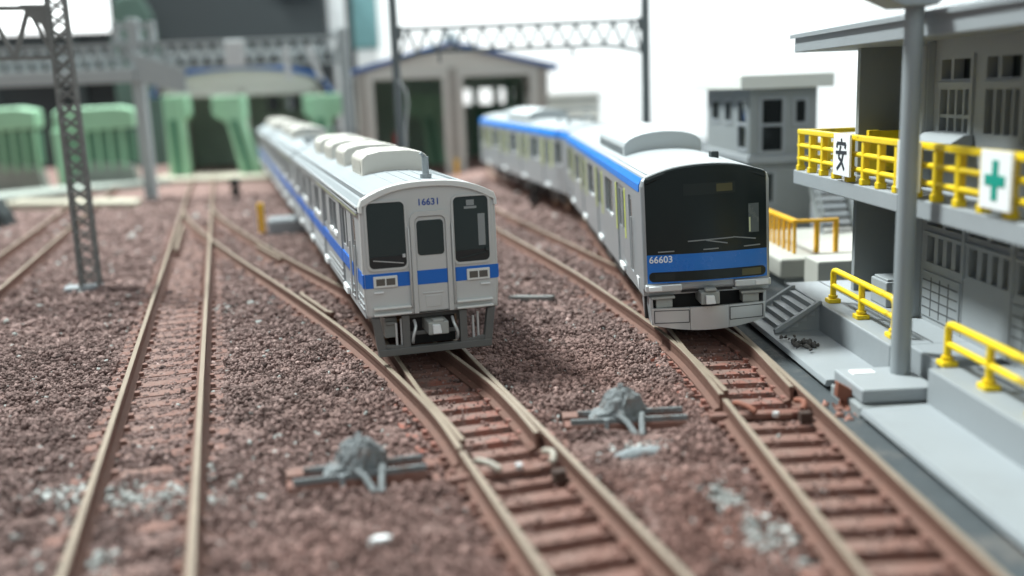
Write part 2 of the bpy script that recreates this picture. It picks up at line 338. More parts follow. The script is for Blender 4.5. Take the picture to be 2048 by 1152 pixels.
sweep_rail('check_rail', offset(cut(px1, 151.5, 171), lambda p: -3.15 + .9 * ss(154.5, 151.5, p.y) + .5 * ss(169, 171, p.y)), t, -.1, .3)
sweep_rail('check_rail', offset(cut(px1, 205, 228), 3.1), t, -.1, .3)
sleepers(px1, t, 142, 270, 4.2)
t = thing('railway_track', 'track beside the grey platform, under the silver train with blue roof edge', 'track')
dv2 = lambda y: max(0, (y - 96)) ** 2 / 620.0
sweep_rail('rail', offset(p3, 4.5), t); sweep_rail('rail', offset(cut(p3, 0, 101.5), -4.5), t)
sweep_rail('point_blade', offset(cut(p3, 103, 460), lambda p: -4.5 + max(0, .95 - dv2(p.y))), t, -.04, .28)
sleepers(p3, t, 40, 146, 3.95, lens=lambda y: (15 + dv2(y), -dv2(y) / 2), red=(105, 125)); sleepers(p3, t, 147, 250, 4.2)
point_gear(t, p3, 99.2)
t = thing('railway_track', 'curved crossover track leaving the silver train on its ballast side', 'track')
sweep_rail('rail', offset(cut(px2, 101.7, 460), -4.5), t, -.03); sweep_rail('rail', offset(cut(px2, 103, 460), lambda p: 4.5 - max(0, .95 - dv2(p.y))), t, -.03, .28)
sleepers(px2, t, 148, 285, 4.2)
t = thing('railway_track', 'blurred far track beyond the lattice post, by the white strip', 'track')
sweep_rail('rail', offset(pf, -4.5), t); sweep_rail('rail', offset(pf, 4.5), t); sleepers(pf, t, 150, 290, 4.6)

# ------------------------------------------------------------------ ground and ballast
def vnoise(x, y, sc_, seed=0):
    x = x / sc_; y = y / sc_; xi = np.floor(x).astype(np.int64); yi = np.floor(y).astype(np.int64); fx = x - xi; fy = y - yi; fx = fx * fx * (3 - 2 * fx); fy = fy * fy * (3 - 2 * fy)
    def h(a, b):
        n = (a * 374761393 + b * 668265263 + seed * 974711) & 0xffffffff; n = ((n ^ (n >> 13)) * 1274126177) & 0xffffffff; return ((n ^ (n >> 16)) & 0xffff) / 65535.0
    return (h(xi, yi) * (1 - fx) + h(xi + 1, yi) * fx) * (1 - fy) + (h(xi, yi + 1) * (1 - fx) + h(xi + 1, yi + 1) * fx) * fy
def u_of(P, x, y):
    ys = np.array([p.y for p in P]); xs = np.array([p.x for p in P]); i = np.gradient(xs, ys); return (x - np.interp(y, ys, xs)) / np.sqrt(1 + np.interp(y, ys, i) ** 2)
STANDS = [(-15.3, 88.0, R(13)), (11.6, 100.6, R(1.5))]
def ground_z(x, y):
    x = np.asarray(x, float); y = np.asarray(y, float)
    z = -2.15 + .9 * (vnoise(x, y, 14, 1) - .5) + .5 * (vnoise(x, y, 5, 2) - .5)
    u2 = u_of(p2, x, y); u3 = u_of(p3, x, y)
    for P, k, yl in ((p1, .35, 600), (px1, .4, 330), (px2, .5, 460), (pf, .4, 600), (p2, 1, 600), (p3, 1, 600)):
        u = np.abs(u_of(P, x, y)); lo = min(p.y for p in P); mk = np.clip((6.5 - u) / 1.2 if k == 1 else (9.5 - u) / 2.5, 0, 1) * (y > lo) * (y < yl); base = np.where((y < 136) & (k == 1), -3.35, -2.35 if k == 1 else -2.05 - .25 * k)
        z = z * (1 - mk) + base * mk
    yy = np.clip((y - 140) / 235, 0, 1); z = z + 2.6 * yy * yy * (3 - 2 * yy) * np.clip((24 - np.abs(u3)) / 14, 0, 1)
    mound = ((x - 9) / 13) ** 2 + ((y - 76) / 9) ** 2; z = z + .9 * np.exp(-mound) * (np.abs(u2) > 6) * (np.abs(u3) > 6)
    z = np.where((u3 > 5.6) & (y < 300), np.minimum(z, -3.0), z)
    for cx, cy, an in STANDS:
        lx = (x - cx) * math.cos(an) + (y - cy) * math.sin(an); ly = -(x - cx) * math.sin(an) + (y - cy) * math.cos(an)
        mk = np.clip((7.5 - np.abs(lx)) / 1.2, 0, 1) * np.clip((3.6 - np.abs(ly + .2)) / 1.2, 0, 1); z = z * (1 - mk) - 3.3 * mk
    return z
gx = np.concatenate([np.arange(-420, -140, 6.0), np.arange(-140, 36.01, 1.6)]); gy = np.concatenate([np.arange(34, 260, 1.6), np.arange(260, 720, 6.0)])
X, Y = np.meshgrid(gx, gy); Z = ground_z(X, Y)
vs = np.stack([X, Y, Z], -1).reshape(-1, 3) * S; nx = len(gx); ny = len(gy)
I = (np.arange(ny - 1)[:, None] * nx + np.arange(nx - 1)[None]).reshape(-1); fs = np.stack([I, I + 1, I + nx + 1, I + nx], -1)
me = bpy.data.meshes.new('ground'); me.from_pydata(vs.tolist(), [], fs.tolist()); me.materials.append(MT['ground']); me.polygons.foreach_set('use_smooth', [True] * len(fs)); tag(link('ground', me), kind='structure')
mb = MB(); mb.box(-700, 500, 34, 1200, -9, -6.2); tag(mb.build('baseboard', 'dark'), kind='structure')
mb = MB(); mb.box(36.5, 160, 30, 720, -6, -1.8); mb.add([(29.09 - .023 * 30 + 5.75, 30, -6), (36.5, 30, -6), (36.5, 30, -1.8), (29.09 - .023 * 30 + 5.75, 30, -1.8), (29.09 - .023 * 240 + 5.75, 240, -6), (36.5, 240, -6), (36.5, 240, -1.8), (29.09 - .023 * 240 + 5.75, 240, -1.8)], [(0, 1, 2, 3), (7, 6, 5, 4), (0, 4, 5, 1), (1, 5, 6, 2), (2, 6, 7, 3), (3, 7, 4, 0)]); tag(mb.build('paved_strip', 'paving'), kind='structure')

def ico():
    g = (1 + 5 ** .5) / 2; v = np.array([(-1, g, 0), (1, g, 0), (-1, -g, 0), (1, -g, 0), (0, -1, g), (0, 1, g), (0, -1, -g), (0, 1, -g), (g, 0, -1), (g, 0, 1), (-g, 0, -1), (-g, 0, 1)]); v /= np.linalg.norm(v[0])
    f = np.array([(0, 11, 5), (0, 5, 1), (0, 1, 7), (0, 7, 10), (0, 10, 11), (1, 5, 9), (5, 11, 4), (11, 10, 2), (10, 7, 6), (7, 1, 8), (3, 9, 4), (3, 4, 2), (3, 2, 6), (3, 6, 8), (3, 8, 9), (4, 9, 5), (2, 4, 11), (6, 2, 10), (8, 6, 7), (9, 8, 1)]); return v, f
IV, IF = ico()
def rand_rot(n):
    q = rng.normal(size=(n, 4)); q /= np.linalg.norm(q, axis=1)[:, None]; w_, x, y, z = q.T
    return np.stack([1 - 2 * (y * y + z * z), 2 * (x * y - z * w_), 2 * (x * z + y * w_), 2 * (x * y + z * w_), 1 - 2 * (x * x + z * z), 2 * (y * z - x * w_), 2 * (x * z - y * w_), 2 * (y * z + x * w_), 1 - 2 * (x * x + y * y)], -1).reshape(n, 3, 3)
OV = np.array([(1, 0, 0), (-1, 0, 0), (0, 1, 0), (0, -1, 0), (0, 0, 1), (0, 0, -1)], float); OF = np.array([(0, 2, 4), (2, 1, 4), (1, 3, 4), (3, 0, 4), (2, 0, 5), (1, 2, 5), (3, 1, 5), (0, 3, 5)])
def rocks(name, px, py, pz, size, col, label, cat, parent=None, tiny=False):
    IV_, IF_ = (OV, OF) if tiny else (IV, IF); nvx = len(IV_); nfx = len(IF_)
    n = len(px); base = IV_[None] * (1 + rng.uniform(-.42, .38, (n, nvx, 1))); base = base * (size[:, None] * rng.uniform(.5, 1.35, (n, 3)))[:, None, :]
    v = np.einsum('nij,nkj->nki', rand_rot(n), base) + np.stack([px, py, pz], -1)[:, None, :]
    fcs = IF_[None] + (np.arange(n) * nvx)[:, None, None]
    me = bpy.data.meshes.new(name); nv = n * nvx; nf = n * nfx; me.vertices.add(nv); me.loops.add(nf * 3); me.polygons.add(nf)
    me.vertices.foreach_set('co', (v * S).astype(np.float32).ravel()); me.loops.foreach_set('vertex_index', fcs.astype(np.int32).ravel()); me.polygons.foreach_set('loop_start', np.arange(0, nf * 3, 3, dtype=np.int32))
    me.update(calc_edges=True); at = me.attributes.new('Col', 'FLOAT_COLOR', 'POINT'); c4 = np.ones((n, nvx, 4), np.float32); c4[:, :, :3] = col[:, None, :]; at.data.foreach_set('color', c4.ravel())
    me.materials.append(MT['ballast']); o = link(name, me, parent)
    return tag(o, label, cat, kind='stuff')
RES = .3; GX0, GY0 = -260, 30
mask = np.zeros((int(320 / RES), int(480 / RES)), bool)
for P in RAILS:
    for p, q in zip(P[:-1], P[1:]):
        n = int((q - p).length / .2) + 1
        for k in range(n):
            c = p + (q - p) * (k / n); i = int((c.x - GX0) / RES); j = int((c.y - GY0) / RES)
            if 3 <= i < mask.shape[0] - 3 and 3 <= j < mask.shape[1] - 3: mask[i - 2:i + 3, j - 2:j + 3] = True
PATCH = [(-33, 84, 6, 3.2), (-41, 86, 4, 2.4), (12.3, 92, 2.2, 1.4), (17, 77, 1.6, 2.0), (19.8, 72, 2.4, 3.0), (-50, 165, 3, 2.5), (5.5, 101, 1.5, 1), (-11, 72.5, .7, .6), (6, 82, 1, 1), (22, 66, 2, 2.5), (-33, 71, 1.2, 1)]
def scatter(n, y0, y1, smin, smax, zlift):
    yy = np.sqrt(rng.uniform(y0 * y0, y1 * y1, n)); xx = rng.uniform(-.60, .50, n) * yy - 4 * (yy > 150)
    keep = (xx > -240) & (xx < 34.5 - .02 * (yy - 100)); xx, yy = xx[keep], yy[keep]
    i = ((xx - GX0) / RES).astype(int); j = ((yy - GY0) / RES).astype(int); keep = ~mask[np.clip(i, 0, mask.shape[0] - 1), np.clip(j, 0, mask.shape[1] - 1)]
    u2 = np.abs(u_of(p2, xx, yy)); u3s = u_of(p3, xx, yy); u3 = np.abs(u3s); r = rng.uniform(size=len(xx))
    keep &= ~((yy < 131) & (u2 < 5.3) & (r > .10)) & ~((yy < 138) & (u3 < 5.3) & (r > .09)) & ~((u3s > 5.2) & (yy < 125) & (r > .015)) & ~((u3s > 5.2) & (yy >= 125) & (r > .25))
    keep &= ~((u2 < 7) & (yy > 120) & (yy < 520) & (r > .7))
    u1 = np.abs(u_of(p1, xx, yy)); keep &= ~((u1 < 7.2) & (r > np.where(yy > 100, .52, .62)))
    xx, yy = xx[keep], yy[keep]; u2 = u2[keep]; u3 = u3[keep]; n = len(xx)
    sz = (smin + (smax - smin) * rng.uniform(size=n) ** 1.8) * np.where(rng.uniform(size=n) < .05, 1.45, 1); sz = np.where(((u2 < 5.3) & (yy < 131)) | ((u3 < 5.3) & (yy < 138)), sz * .6, sz)
    zz = ground_z(xx, yy) + (rng.uniform(-.1, .45, n) + 1.0 * (vnoise(xx, yy, 2.6, 31) - .5)) * zlift; onsl = ((u2 < 5.3) & (yy < 131)) | ((u3 < 5.3) & (yy < 138)); zz = np.where(onsl, -1.9, zz); u1 = np.abs(u_of(p1, xx, yy)); zz = np.where((u1 < 7) & (yy > 95), np.minimum(zz, -2.17), zz)
    tone = (.5 + .8 * rng.uniform(size=n)) * (.82 + .36 * vnoise(xx, yy, 22, 5)); redm = vnoise(xx, yy, 9, 8) * np.clip((150 - yy) / 90, 0, 1) * np.clip((xx + 30) / 30, 0, 1)
    col = np.stack([.255 + .05 * redm, .179 - .02 * redm, .163 - .035 * redm], -1) * tone[:, None]; pk = rng.uniform(size=n)
    col = np.where((pk < .025)[:, None], col * np.array([1.6, 1.65, 1.65]), col); col = np.where((pk > .955)[:, None], col * .4, col)
    col = np.where(((pk > .05) & (pk < .058))[:, None], np.array([.42, .44, .42]), col)
    for cx, cy, rx, ry in PATCH:
        d = np.exp(-((xx - cx) / rx) ** 2 - ((yy - cy) / ry) ** 2); hit = rng.uniform(size=n) < d * .75
        col = np.where(hit[:, None], np.array([.50, .52, .50]) * (.6 + .6 * rng.uniform(size=n))[:, None], col)
    return xx, yy, zz, sz, col
LBL = 'loose reddish brown ballast spread between and around the tracks'
A_ = [scatter(118000, 50, 150, .15, .37, .95), scatter(62000, 150, 260, .25, .55, .8)]
rocks('ballast', *[np.concatenate([a[k] for a in A_]) for k in range(5)], LBL, 'ballast')
A_ = [scatter(120000, 52, 190, .08, .19, 1.3), scatter(20000, 260, 380, .6, 1.2, .5)]
rocks('fine_ballast', *[np.concatenate([a[k] for a in A_]) for k in range(5)], 'fine reddish brown grit filling in between the larger ballast grains', 'ballast', tiny=True)

# ------------------------------------------------------------------ trains
def side_wall(mb, x, L0, L1, z0, z1, holes, t=.45):
    mb.wall((x, 0, 0), (0, 1, 0), (-1 if x > 0 else 1, 0, 0), (L0, L1), (z0, z1), holes, t)
def roof_profile(hw, zs, zc, n=10, sh=.55):
    """half-rounded roof section from -hw to hw"""
    pts = []
    for i in range(n + 1):
        a = -1 + 2 * i / n; pts.append((a * (hw - sh), zs + 1.15 + (zc - zs - 1.15) * (1 - abs(a) ** 2.5)))
    return [(-hw, zs)] + [(-hw, zs + .45)] + pts + [(hw, zs + .45), (hw, zs)]
def bogie(car, v):
    b = MB(); 
    for sx in (-1, 1): b.box(sx * 5.6 - .5, sx * 5.6 + .5, v - 8, v + 8, 2.2, 3.5); b.box(sx * 5.6 - .7, sx * 5.6 + .7, v - 3, v + 3, 2.9, 4.6)
    b.box(-5, 5, v - 1.5, v + 1.5, 2.8, 5.2); o = b.build('bogie', 't1_frame', car, .15)
    for d in (-6.2, 6.2):
        k = MB(); k.cyl((-5.1, v + d, 2.65), (-4.25, v + d, 2.65), 2.62, n=20); k.cyl((5.1, v + d, 2.65), (4.25, v + d, 2.65), 2.62, n=20); k.cyl((-4.3, v + d, 2.65), (4.3, v + d, 2.65), .5, n=8); k.build('wheelset', 'bronze', o)
def panto(car, v, z, mk):
    b = MB(); q = []
    for sx in (-1, 1):
        b.tube([(sx * 3.2, v - 4.5, z + .5), (sx * 3.0, v + 3, z + 1.7), (sx * 2.6, v - 3.2, z + 2.6)], .16, 6); b.bar((sx * 3.4, v - 5.5, z + .3), (sx * 3.4, v + 5.5, z + .3), .35)
    for d in (-5, 5): b.bar((-4, v + d, z + .25), (4, v + d, z + .25), .4)
    for d in (-3.6, -2.6): b.bar((-5.2, v + d, z + 2.75), (5.2, v + d, z + 2.75), .35)
    for sx in (-1, 1):
        for d in (-5, 5): b.cyl((sx * 3.4, v + d, z - .9), (sx * 3.4, v + d, z + .2), .4, n=8)
    b.build('pantograph', mk, car)
def rot_front(u, y, z):      # text plane facing -Y
    M = Matrix.Rotation(R(90), 4, 'X'); M.translation = Vector((u, y, z)); return M
def make_t1(loc, ang, cab, label, units, pv=None):
    car = thing('train_car', label, 'train', loc, ang, 'cars of the grey train with blue stripe')
    Lc = 117.5; HW = 8.5; z0, z1 = 6.0, 19.3; doors = [18.5, 45.5, 72.5, 99.5]; y0 = .45 if cab else .3
    holes = []; wins = []
    for d in doors: holes.append((d - 4.3, d + 4.3, 6.9, 18.6))
    for a, b in zip(doors[:-1], doors[1:]):
        c = (a + b) / 2 + (0.4); wins += [(c - 5.1, c - .25, 12.8, 17.9), (c + .25, c + 5.1, 12.8, 17.9)]
    wins += [(107.0, 112.5, 12.8, 17.9)]
    if cab: holes.append((5.6, 9.6, 7.6, 18.2))
    else: wins += [(6.0, 11.5, 12.8, 17.9)]
    holes += wins
    b = MB()
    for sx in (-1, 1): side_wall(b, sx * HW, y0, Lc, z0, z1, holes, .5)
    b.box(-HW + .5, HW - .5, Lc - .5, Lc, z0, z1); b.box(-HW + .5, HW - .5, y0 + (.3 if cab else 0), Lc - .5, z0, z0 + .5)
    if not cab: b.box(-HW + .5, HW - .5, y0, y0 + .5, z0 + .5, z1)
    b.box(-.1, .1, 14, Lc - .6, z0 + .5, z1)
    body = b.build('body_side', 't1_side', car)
    for sx in (-1, 1):
        x = sx * HW; xi = x - sx * .42
        for i, (a, c, d, e) in enumerate(wins):
            k = MB(); k.box(min(xi, xi - sx * .1), max(xi, xi - sx * .1), a - .05, c + .05, d - .05, e + .05); g = k.build('window', 'pane', car)
            if sx < 0:
                k = MB(); k.box(x - .12, x + .3, a + .3, c - .3, 12.75, 13.35); k.build('sill', 'white', g)
        for d in doors:
            k = MB(); k.wall((x - sx * .25, 0, 0), (0, 1, 0), (-sx, 0, 0), (d - 4.25, d + 4.25), (6.95, 18.55), [(d - 3.6, d - .6, 12.6, 17.8), (d + .6, d + 3.6, 12.6, 17.8), (d - .07, d + .07, 6.9, 18.6)], .15)
            dd = k.build('door', 't1_side', car)
            for q in (-2.1, 2.1): k = MB(); k.box(x - sx * .42 - .04, x - sx * .42 + .04, d + q - 1.45, d + q + 1.45, 12.65, 17.75); k.build('pane', 'pane', dd)
            k = MB(); k.box(min(x, x + sx * .45), max(x, x + sx * .45), d - 3.0, d + 1.4, 6.3, 7.3); k.build('door_step', 'white', car, .12)
            k = MB(); xs = sorted((x + sx * .005, x - sx * .22)); k.box(xs[0], xs[1], d - 4.2, d - .1, 9.9, 11.6); k.box(xs[0], xs[1], d + .1, d + 4.2, 9.9, 11.6); k.build('stripe', 'blue', car)
        edges = [y0 + .3] + ([5.5, 9.7] if cab else []) + [q for d in doors for q in (d - 4.35, d + 4.35)] + [Lc - .1]
        for a, c in zip(edges[::2], edges[1::2]):
            k = MB(); xs = sorted((x - sx * .1, x + sx * .04)); k.box(xs[0], xs[1], a, c, 9.85, 11.65); k.build('stripe', 'blue', car)
            k = MB(); 
            for zz in (6.9, 7.6, 8.5): xs = sorted((x - sx * .1, x + sx * .12)); k.box(xs[0], xs[1], a, c, zz, zz + .18)
            k.build('bead', 't1_side', car)
        k = MB(); xs = sorted((x - sx * .1, x + sx * .3)); k.box(xs[0], xs[1], y0 + .6, Lc - .2, 19.0, 19.3); k.box(xs[0] + sx * .02, xs[1] + sx * .02, y0 + .6, Lc - .2, 19.62, 19.85); k.build('gutter', 't1_side', car)
        if cab or sx < 0:
            k = MB(); xs = sorted((x - sx * .1, x + sx * .18)); k.box(xs[0], xs[1], 3, 28, 18.62, 18.95); k.box(xs[0], xs[1], 29, 56, 18.62, 18.95); k.build('route_strip', 'lime_pale', car)
        if cab:
            k = MB(); k.box(*sorted((x - sx * .45, x - sx * .2)), 5.6, 9.6, 7.6, 18.2); dd = k.build('cab_door', 't1_side', car); k = MB(); k.box(*sorted((x - sx * .3, x - sx * .12)), 6.7, 8.5, 11.6, 17.7); k.build('pane', 'pane', dd)
            for vv in (5.2, 10.0): k = MB(); k.tube([(x + sx * .3, vv, 7.5), (x + sx * .3, vv, 14.6)], .16, 6); k.build('grab_bar', 'silver', car)
    b = MB(); pr = roof_profile(8.45, 19.3, 22.45, 12); b.prism(pr, (y0 + .3 if cab else y0, Lc))
    ro = b.build('roof', 't1_roof', car); 
    k = MB()
    for q in (-6.4, -5.0, -3.4, -1.7, 0, 1.7, 3.4, 5.0, 6.4):
        zz = 20.3 + 2.15 * (1 - abs(q / 7.9) ** 2.3); k.box(q - .09, q + .09, 4, Lc - 1, zz - .25, zz + .07)
    for q in (-7.4, 7.4): k.box(q - .22, q + .22, 1.5, Lc - 1, 20.0, 21.25)
    k.build('roof_bead', 't1_roof', ro)
    for v in units:
        k = MB(); pf_ = [(-4.9, 21.3), (4.9, 21.3), (4.75, 24.3), (4.0, 24.9), (2, 25.3), (-2, 25.3), (-4.0, 24.9), (-4.75, 24.3)]
        k.prism(pf_, (v, v + 11.5)); k.box(-5.3, 5.3, v + .1, v + 11.4, 21.2, 21.75); un = k.build('air_conditioner', 'cream', car, .25)
        k = MB()
        for q in np.arange(v + 1.2, v + 10.8, .8):
            for sx in (-1, 1): k.box(sx * 4.92 - .06, sx * 4.92 + .06, q, q + .35, 22.2, 24.0)
        k.build('louvre', 'cream', un)
    if pv: panto(car, pv, 22.9, 'grey_metal')
    k = MB()
    for a, c in ((32, 42), (45, 58), (61, 70), (73, 86)): k.box(-6.8, 6.8, a, c, 2.3 + random.uniform(0, .8), 5.9)
    k.build('underfloor_box', 't1_frame', car, .2)
    bogie(car, 19); bogie(car, 98.5)
    if not cab: return car
    # --- cab front
    top = [(a, z) for a, z in roof_profile(8.55, 19.3, 22.6, 14, .5)]
    out = [(-8.35, 6.05), (8.35, 6.05), (8.6, 9), (8.62, 13)] + list(reversed(top))[0:] + [(-8.62, 13), (-8.6, 9)]
    hol = []
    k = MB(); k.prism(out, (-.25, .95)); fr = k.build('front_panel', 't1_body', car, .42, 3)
    # brow cap above the windows
    br = []; n = 16
    arc = [(a * 8.62 / 8.0, z) for a, z in [(-8.0, 19.2), (-8.0, 20.0)] + [(-7.7 + 15.4 * i / n, 20.8 + 1.9 * (1 - abs(-1 + 2 * i / n) ** 2.6)) for i in range(n + 1)] + [(8.0, 20.0), (8.0, 19.2)]]
    inn = [(a * .955, z - (.7 if abs(a) < 8.35 else .0)) for a, z in arc]
    k = MB(); na = len(arc); vs = []
    for (a_, z_), (b_, y_) in zip(arc, inn): vs += [(a_, -.62, z_), (b_, -.62, y_), (a_, .95, z_), (b_, .95, y_)]
    fs = []
    for i in range(na - 1):
        q = i * 4; fs += [(q, q + 1, q + 5, q + 4), (q + 1, q + 3, q + 7, q + 5), (q + 3, q + 2, q + 6, q + 7), (q + 2, q, q + 4, q + 6)]
    fs += [(0, 2, 3, 1), (na * 4 - 4, na * 4 - 3, na * 4 - 1, na * 4 - 2)]
    k.add(vs, fs); k.build('brow', 't1_brow', car, .22, 3)
    for nm, (a, c, d, e) in (('l', (-7.75, -3.1, 12.25, 20.35)), ('r', (3.05, 7.5, 12.25, 20.45))):
        k = MB(); o_ = rrect(a - .28, c + .28, d - .3, e + .22, .8); i_ = rrect(a, c, d, e, .6); nn = len(o_)
        vs = [(p[0], -.25, p[1]) for p in o_] + [(p[0], -.46, p[1]) for p in o_] + [(p[0], -.46, p[1]) for p in i_] + [(p[0], -.25, p[1]) for p in i_]
        fs = []
        for i in range(nn):
            j = (i + 1) % nn; fs += [(i, j, j + nn, i + nn), (i + nn, j + nn, j + 2 * nn, i + 2 * nn), (i + 2 * nn, j + 2 * nn, j + 3 * nn, i + 3 * nn)]
        k.add(vs, fs); wf = k.build('window_frame', 't1_body', car)
        k = MB(); k.prism(rrect(a + .02, c - .02, d + .02, e - .02, .58), (-.31, -.24)); wp = k.build('windscreen', 'screen_glass', wf)
        k = MB(); k.prism(rrect(a + .1, c - .1, d + .08, d + 1.45, .4), (-.38, -.3)); k.build('wiper_panel', 'black', wf)
        k = MB(); k.bar((a + .5 if nm == 'l' else c - .5, -.45, 13.3), (c - .4 if nm == 'l' else a + .6, -.45, 12.75), .1); k.bar((c - .35, -.5, 13.5), (c - .35, -.5, 13.9), .35); k.build('wiper', 'silver' if nm == 'l' else 'dark', wf)
        if nm == 'r':
            k = MB(); k.box(c - 1.35, c - .45, -.345, -.312, 14.2, 18.2); k.build('pillar_reflection', 'grey_wall', wf)  # grey strip on the glass, a pillar reflection put in as colour
            k = MB(); k.box(a + 1.4, a + 3.0, -.345, -.312, 18.9, 19.2); k.box(a + 1.7, a + 2.7, -.345, -.312, 19.3, 20.0); k.build('destination_sign', 'grey_wall', wf)
    # gangway door
    k = MB(); o_ = rrect(-2.5, 2.5, 4.0, 19.0, 1.1, 6); i_ = rrect(-1.95, 1.95, 4.6, 18.4, .8, 6); nn = len(o_)
    vs = [(p[0], -.24, max(6.3, p[1])) for p in o_] + [(p[0], -.62, max(6.3, p[1])) for p in o_] + [(p[0], -.62, max(6.3, p[1])) for p in i_] + [(p[0], -.24, max(6.3, p[1])) for p in i_]; fs = []
    for i in range(nn):
        j = (i + 1) % nn; fs += [(i, j, j + nn, i + nn), (i + nn, j + nn, j + 2 * nn, i + 2 * nn), (i + 2 * nn, j + 2 * nn, j + 3 * nn, i + 3 * nn)]
    k.add(vs, fs); k.build('door_frame', 't1_body', car)
    k = MB(); k.prism([(-1.9, 6.4), (1.9, 6.4)] + [(p[0], p[1]) for p in rrect(-1.9, 1.9, 10, 18.3, .7) if p[1] > 15], (-.36, -.2)); gd = k.build('gangway_door', 't1_body', car, .06)
    k = MB(); k.prism(rrect(-1.68, 1.68, 13.5, 17.85, .45), (-.43, -.35)); k.build('door_window', 'screen_glass', gd)
    k = MB(); k.box(-1.3, 1.3, -.46, -.3, 8.6, 8.8); k.box(-1.0, 1.0, -.44, -.3, 6.9, 8.4); k.build('kick_plate', 't1_body', gd, .05)
    for u in (-2.75, 2.75): k = MB(); k.tube([(u, -.3, 17.2), (u, -.75, 16.9), (u, -.75, 7.3), (u, -.3, 7.0)], .13, 6); k.build('grab_bar', 't1_body', car)
    for a, c, yy in ((-8.66, -2.85, -.29), (2.85, 8.66, -.29), (-1.92, 1.92, -.40)):
        k = MB(); k.box(a + (.25 if a < -5 else 0), c - (.25 if c > 5 else 0), yy, -.2, 9.85, 11.62); k.build('front_stripe', 'blue', car)
    for sx in (-1, 1):   # stripe wrapping the corner
        k = MB(); k.box(*sorted((sx * 8.3, sx * 8.66)), -.16, 1.0, 9.85, 11.62); k.build('corner_stripe', 'blue', car, .1)
        a, c = sorted((sx * 4.4, sx * 7.4)); k = MB(); k.box(a, c, -.55, -.2, 9.85, 11.3); hl = k.build('headlight', 't1_brow', car, .1)
        for q in (a + .32, (a + c) / 2 + .08): k = MB(); k.box(q, q + 1.1, -.6, -.5, 10.15, 11.0); k.build('lens', 'lamp_lens', hl, .04)
        a, c = sorted((sx * 2.9, sx * 7.6))
        for zz in (6.35, 7.15): k = MB(); k.box(a, c, -.95, -.2, zz, zz + .28); k.build('front_step', 't1_brow', car, .1)
        k = MB(); k.box(*sorted((sx * 6.2, sx * 7.4)), -.55, -.2, 9.2, 9.35); k.build('handle', 'white', car)
    text('car_number', '16631', 1.15, 'number_blue', car, rot_front(0, -.28, 20.05))
    # snow-plough frame
    k = MB()
    for sx in (-1, 1):
        k.prism([(sx * 7.9, 6.1), (sx * 6.9, 6.1), (sx * 6.3, 1.9), (sx * 7.25, 1.1)], (-.5, .4)); k.box(*sorted((sx * 3.2, sx * 4.15)), -.5, .35, 1.2, 6.1); k.bar((sx * 3.6, -.2, 2.0), (sx * 6.6, -.1, 2.3), .5)
    k.prism([(-7.3, 1.1), (7.3, 1.1), (7.2, 2.0), (-7.2, 2.0)], (-.62, .45)); k.box(-3.3, 3.3, .6, 1.0, 3.2, 3.7); k.box(-3.6, 3.6, 1.2, 1.6, 5.3, 6.1); k.build('pilot_frame', 't1_frame', car, .08)
    k = MB(); k.box(-3.2, 3.2, 2.6, 4.2, 1.6, 6.0); k.build('coupler_pocket', 'black', car)
    k = MB(); k.box(-1.1, 1.5, -1.7, 2.8, 3.55, 5.2); k.box(-.5, .9, -1.75, -.6, 5.1, 5.5); cp = k.build('coupler', 'coupler', car, .15)
    k = MB(); k.prism([(-.6, 3.75), (.55, 3.75), (.35, 4.9), (-.6, 4.95)], (-2.15, -1.6)); k.build('knuckle', 'white', cp, .1)
    k = MB(); k.cyl((-6.0, 4.8, 4.0), (-5.2, 4.8, 4.0), 1.6, n=12); k.box(-6.0, -4.4, 2.2, 4, 2.8, 5.4); k.box(-5.9, -4.6, 1.6, 2.4, 4.6, 5.0); k.build('brake_gear', 'coupler', car, .1)
    for u, x2 in ((-2.5, -2.9), (2.4, 2.8)): k = MB(); k.tube(catmull([(u, .4, 5.2), (u, -.6, 4.6), (x2, -.8, 3.4), (x2, -.3, 2.5), (x2 + .2, .6, 2.6)], .4), .2, 7); k.build('brake_hose', 'silver', car)
    for u in (-4.9, 5.0): k = MB(); k.tube([(u, -.1, 2.2), (u, -.1, 5.2)], .16, 6); k.tube([(u + .7, .2, 2.2), (u + .7, .2, 5.6)], .16, 6); k.build('pipe', 'silver', car)
    k = MB(); k.cyl((1.2, 6.5, 21.9), (1.2, 6.5, 23.0), .75, n=14); k.cyl((1.2, 6.5, 23.0), (1.2, 6.5, 25.2), .45, n=12); k.bar((1.2, 6.5, 25.1), (.6, 6.3, 25.7), .35); k.build('roof_antenna', 't1_roof', car)
    return car
d1 = R(15.8); o1 = Vector((-9.97, 121, 0)); dir1 = Vector((-math.sin(d1), math.cos(d1), 0))
make_t1(o1, d1, True, 'grey leading train car with blue stripe and cab front numbered 16631', (23, 45, 66, 87))
make_t1(o1 + dir1 * 120.5, d1, False, 'blurred grey middle car with a pantograph, coupled behind car 16631', (50, 85), pv=16)
make_t1(o1 + dir1 * 241, d1, False, 'blurred grey tail car farthest back in the blue striped train', (20, 55, 85))

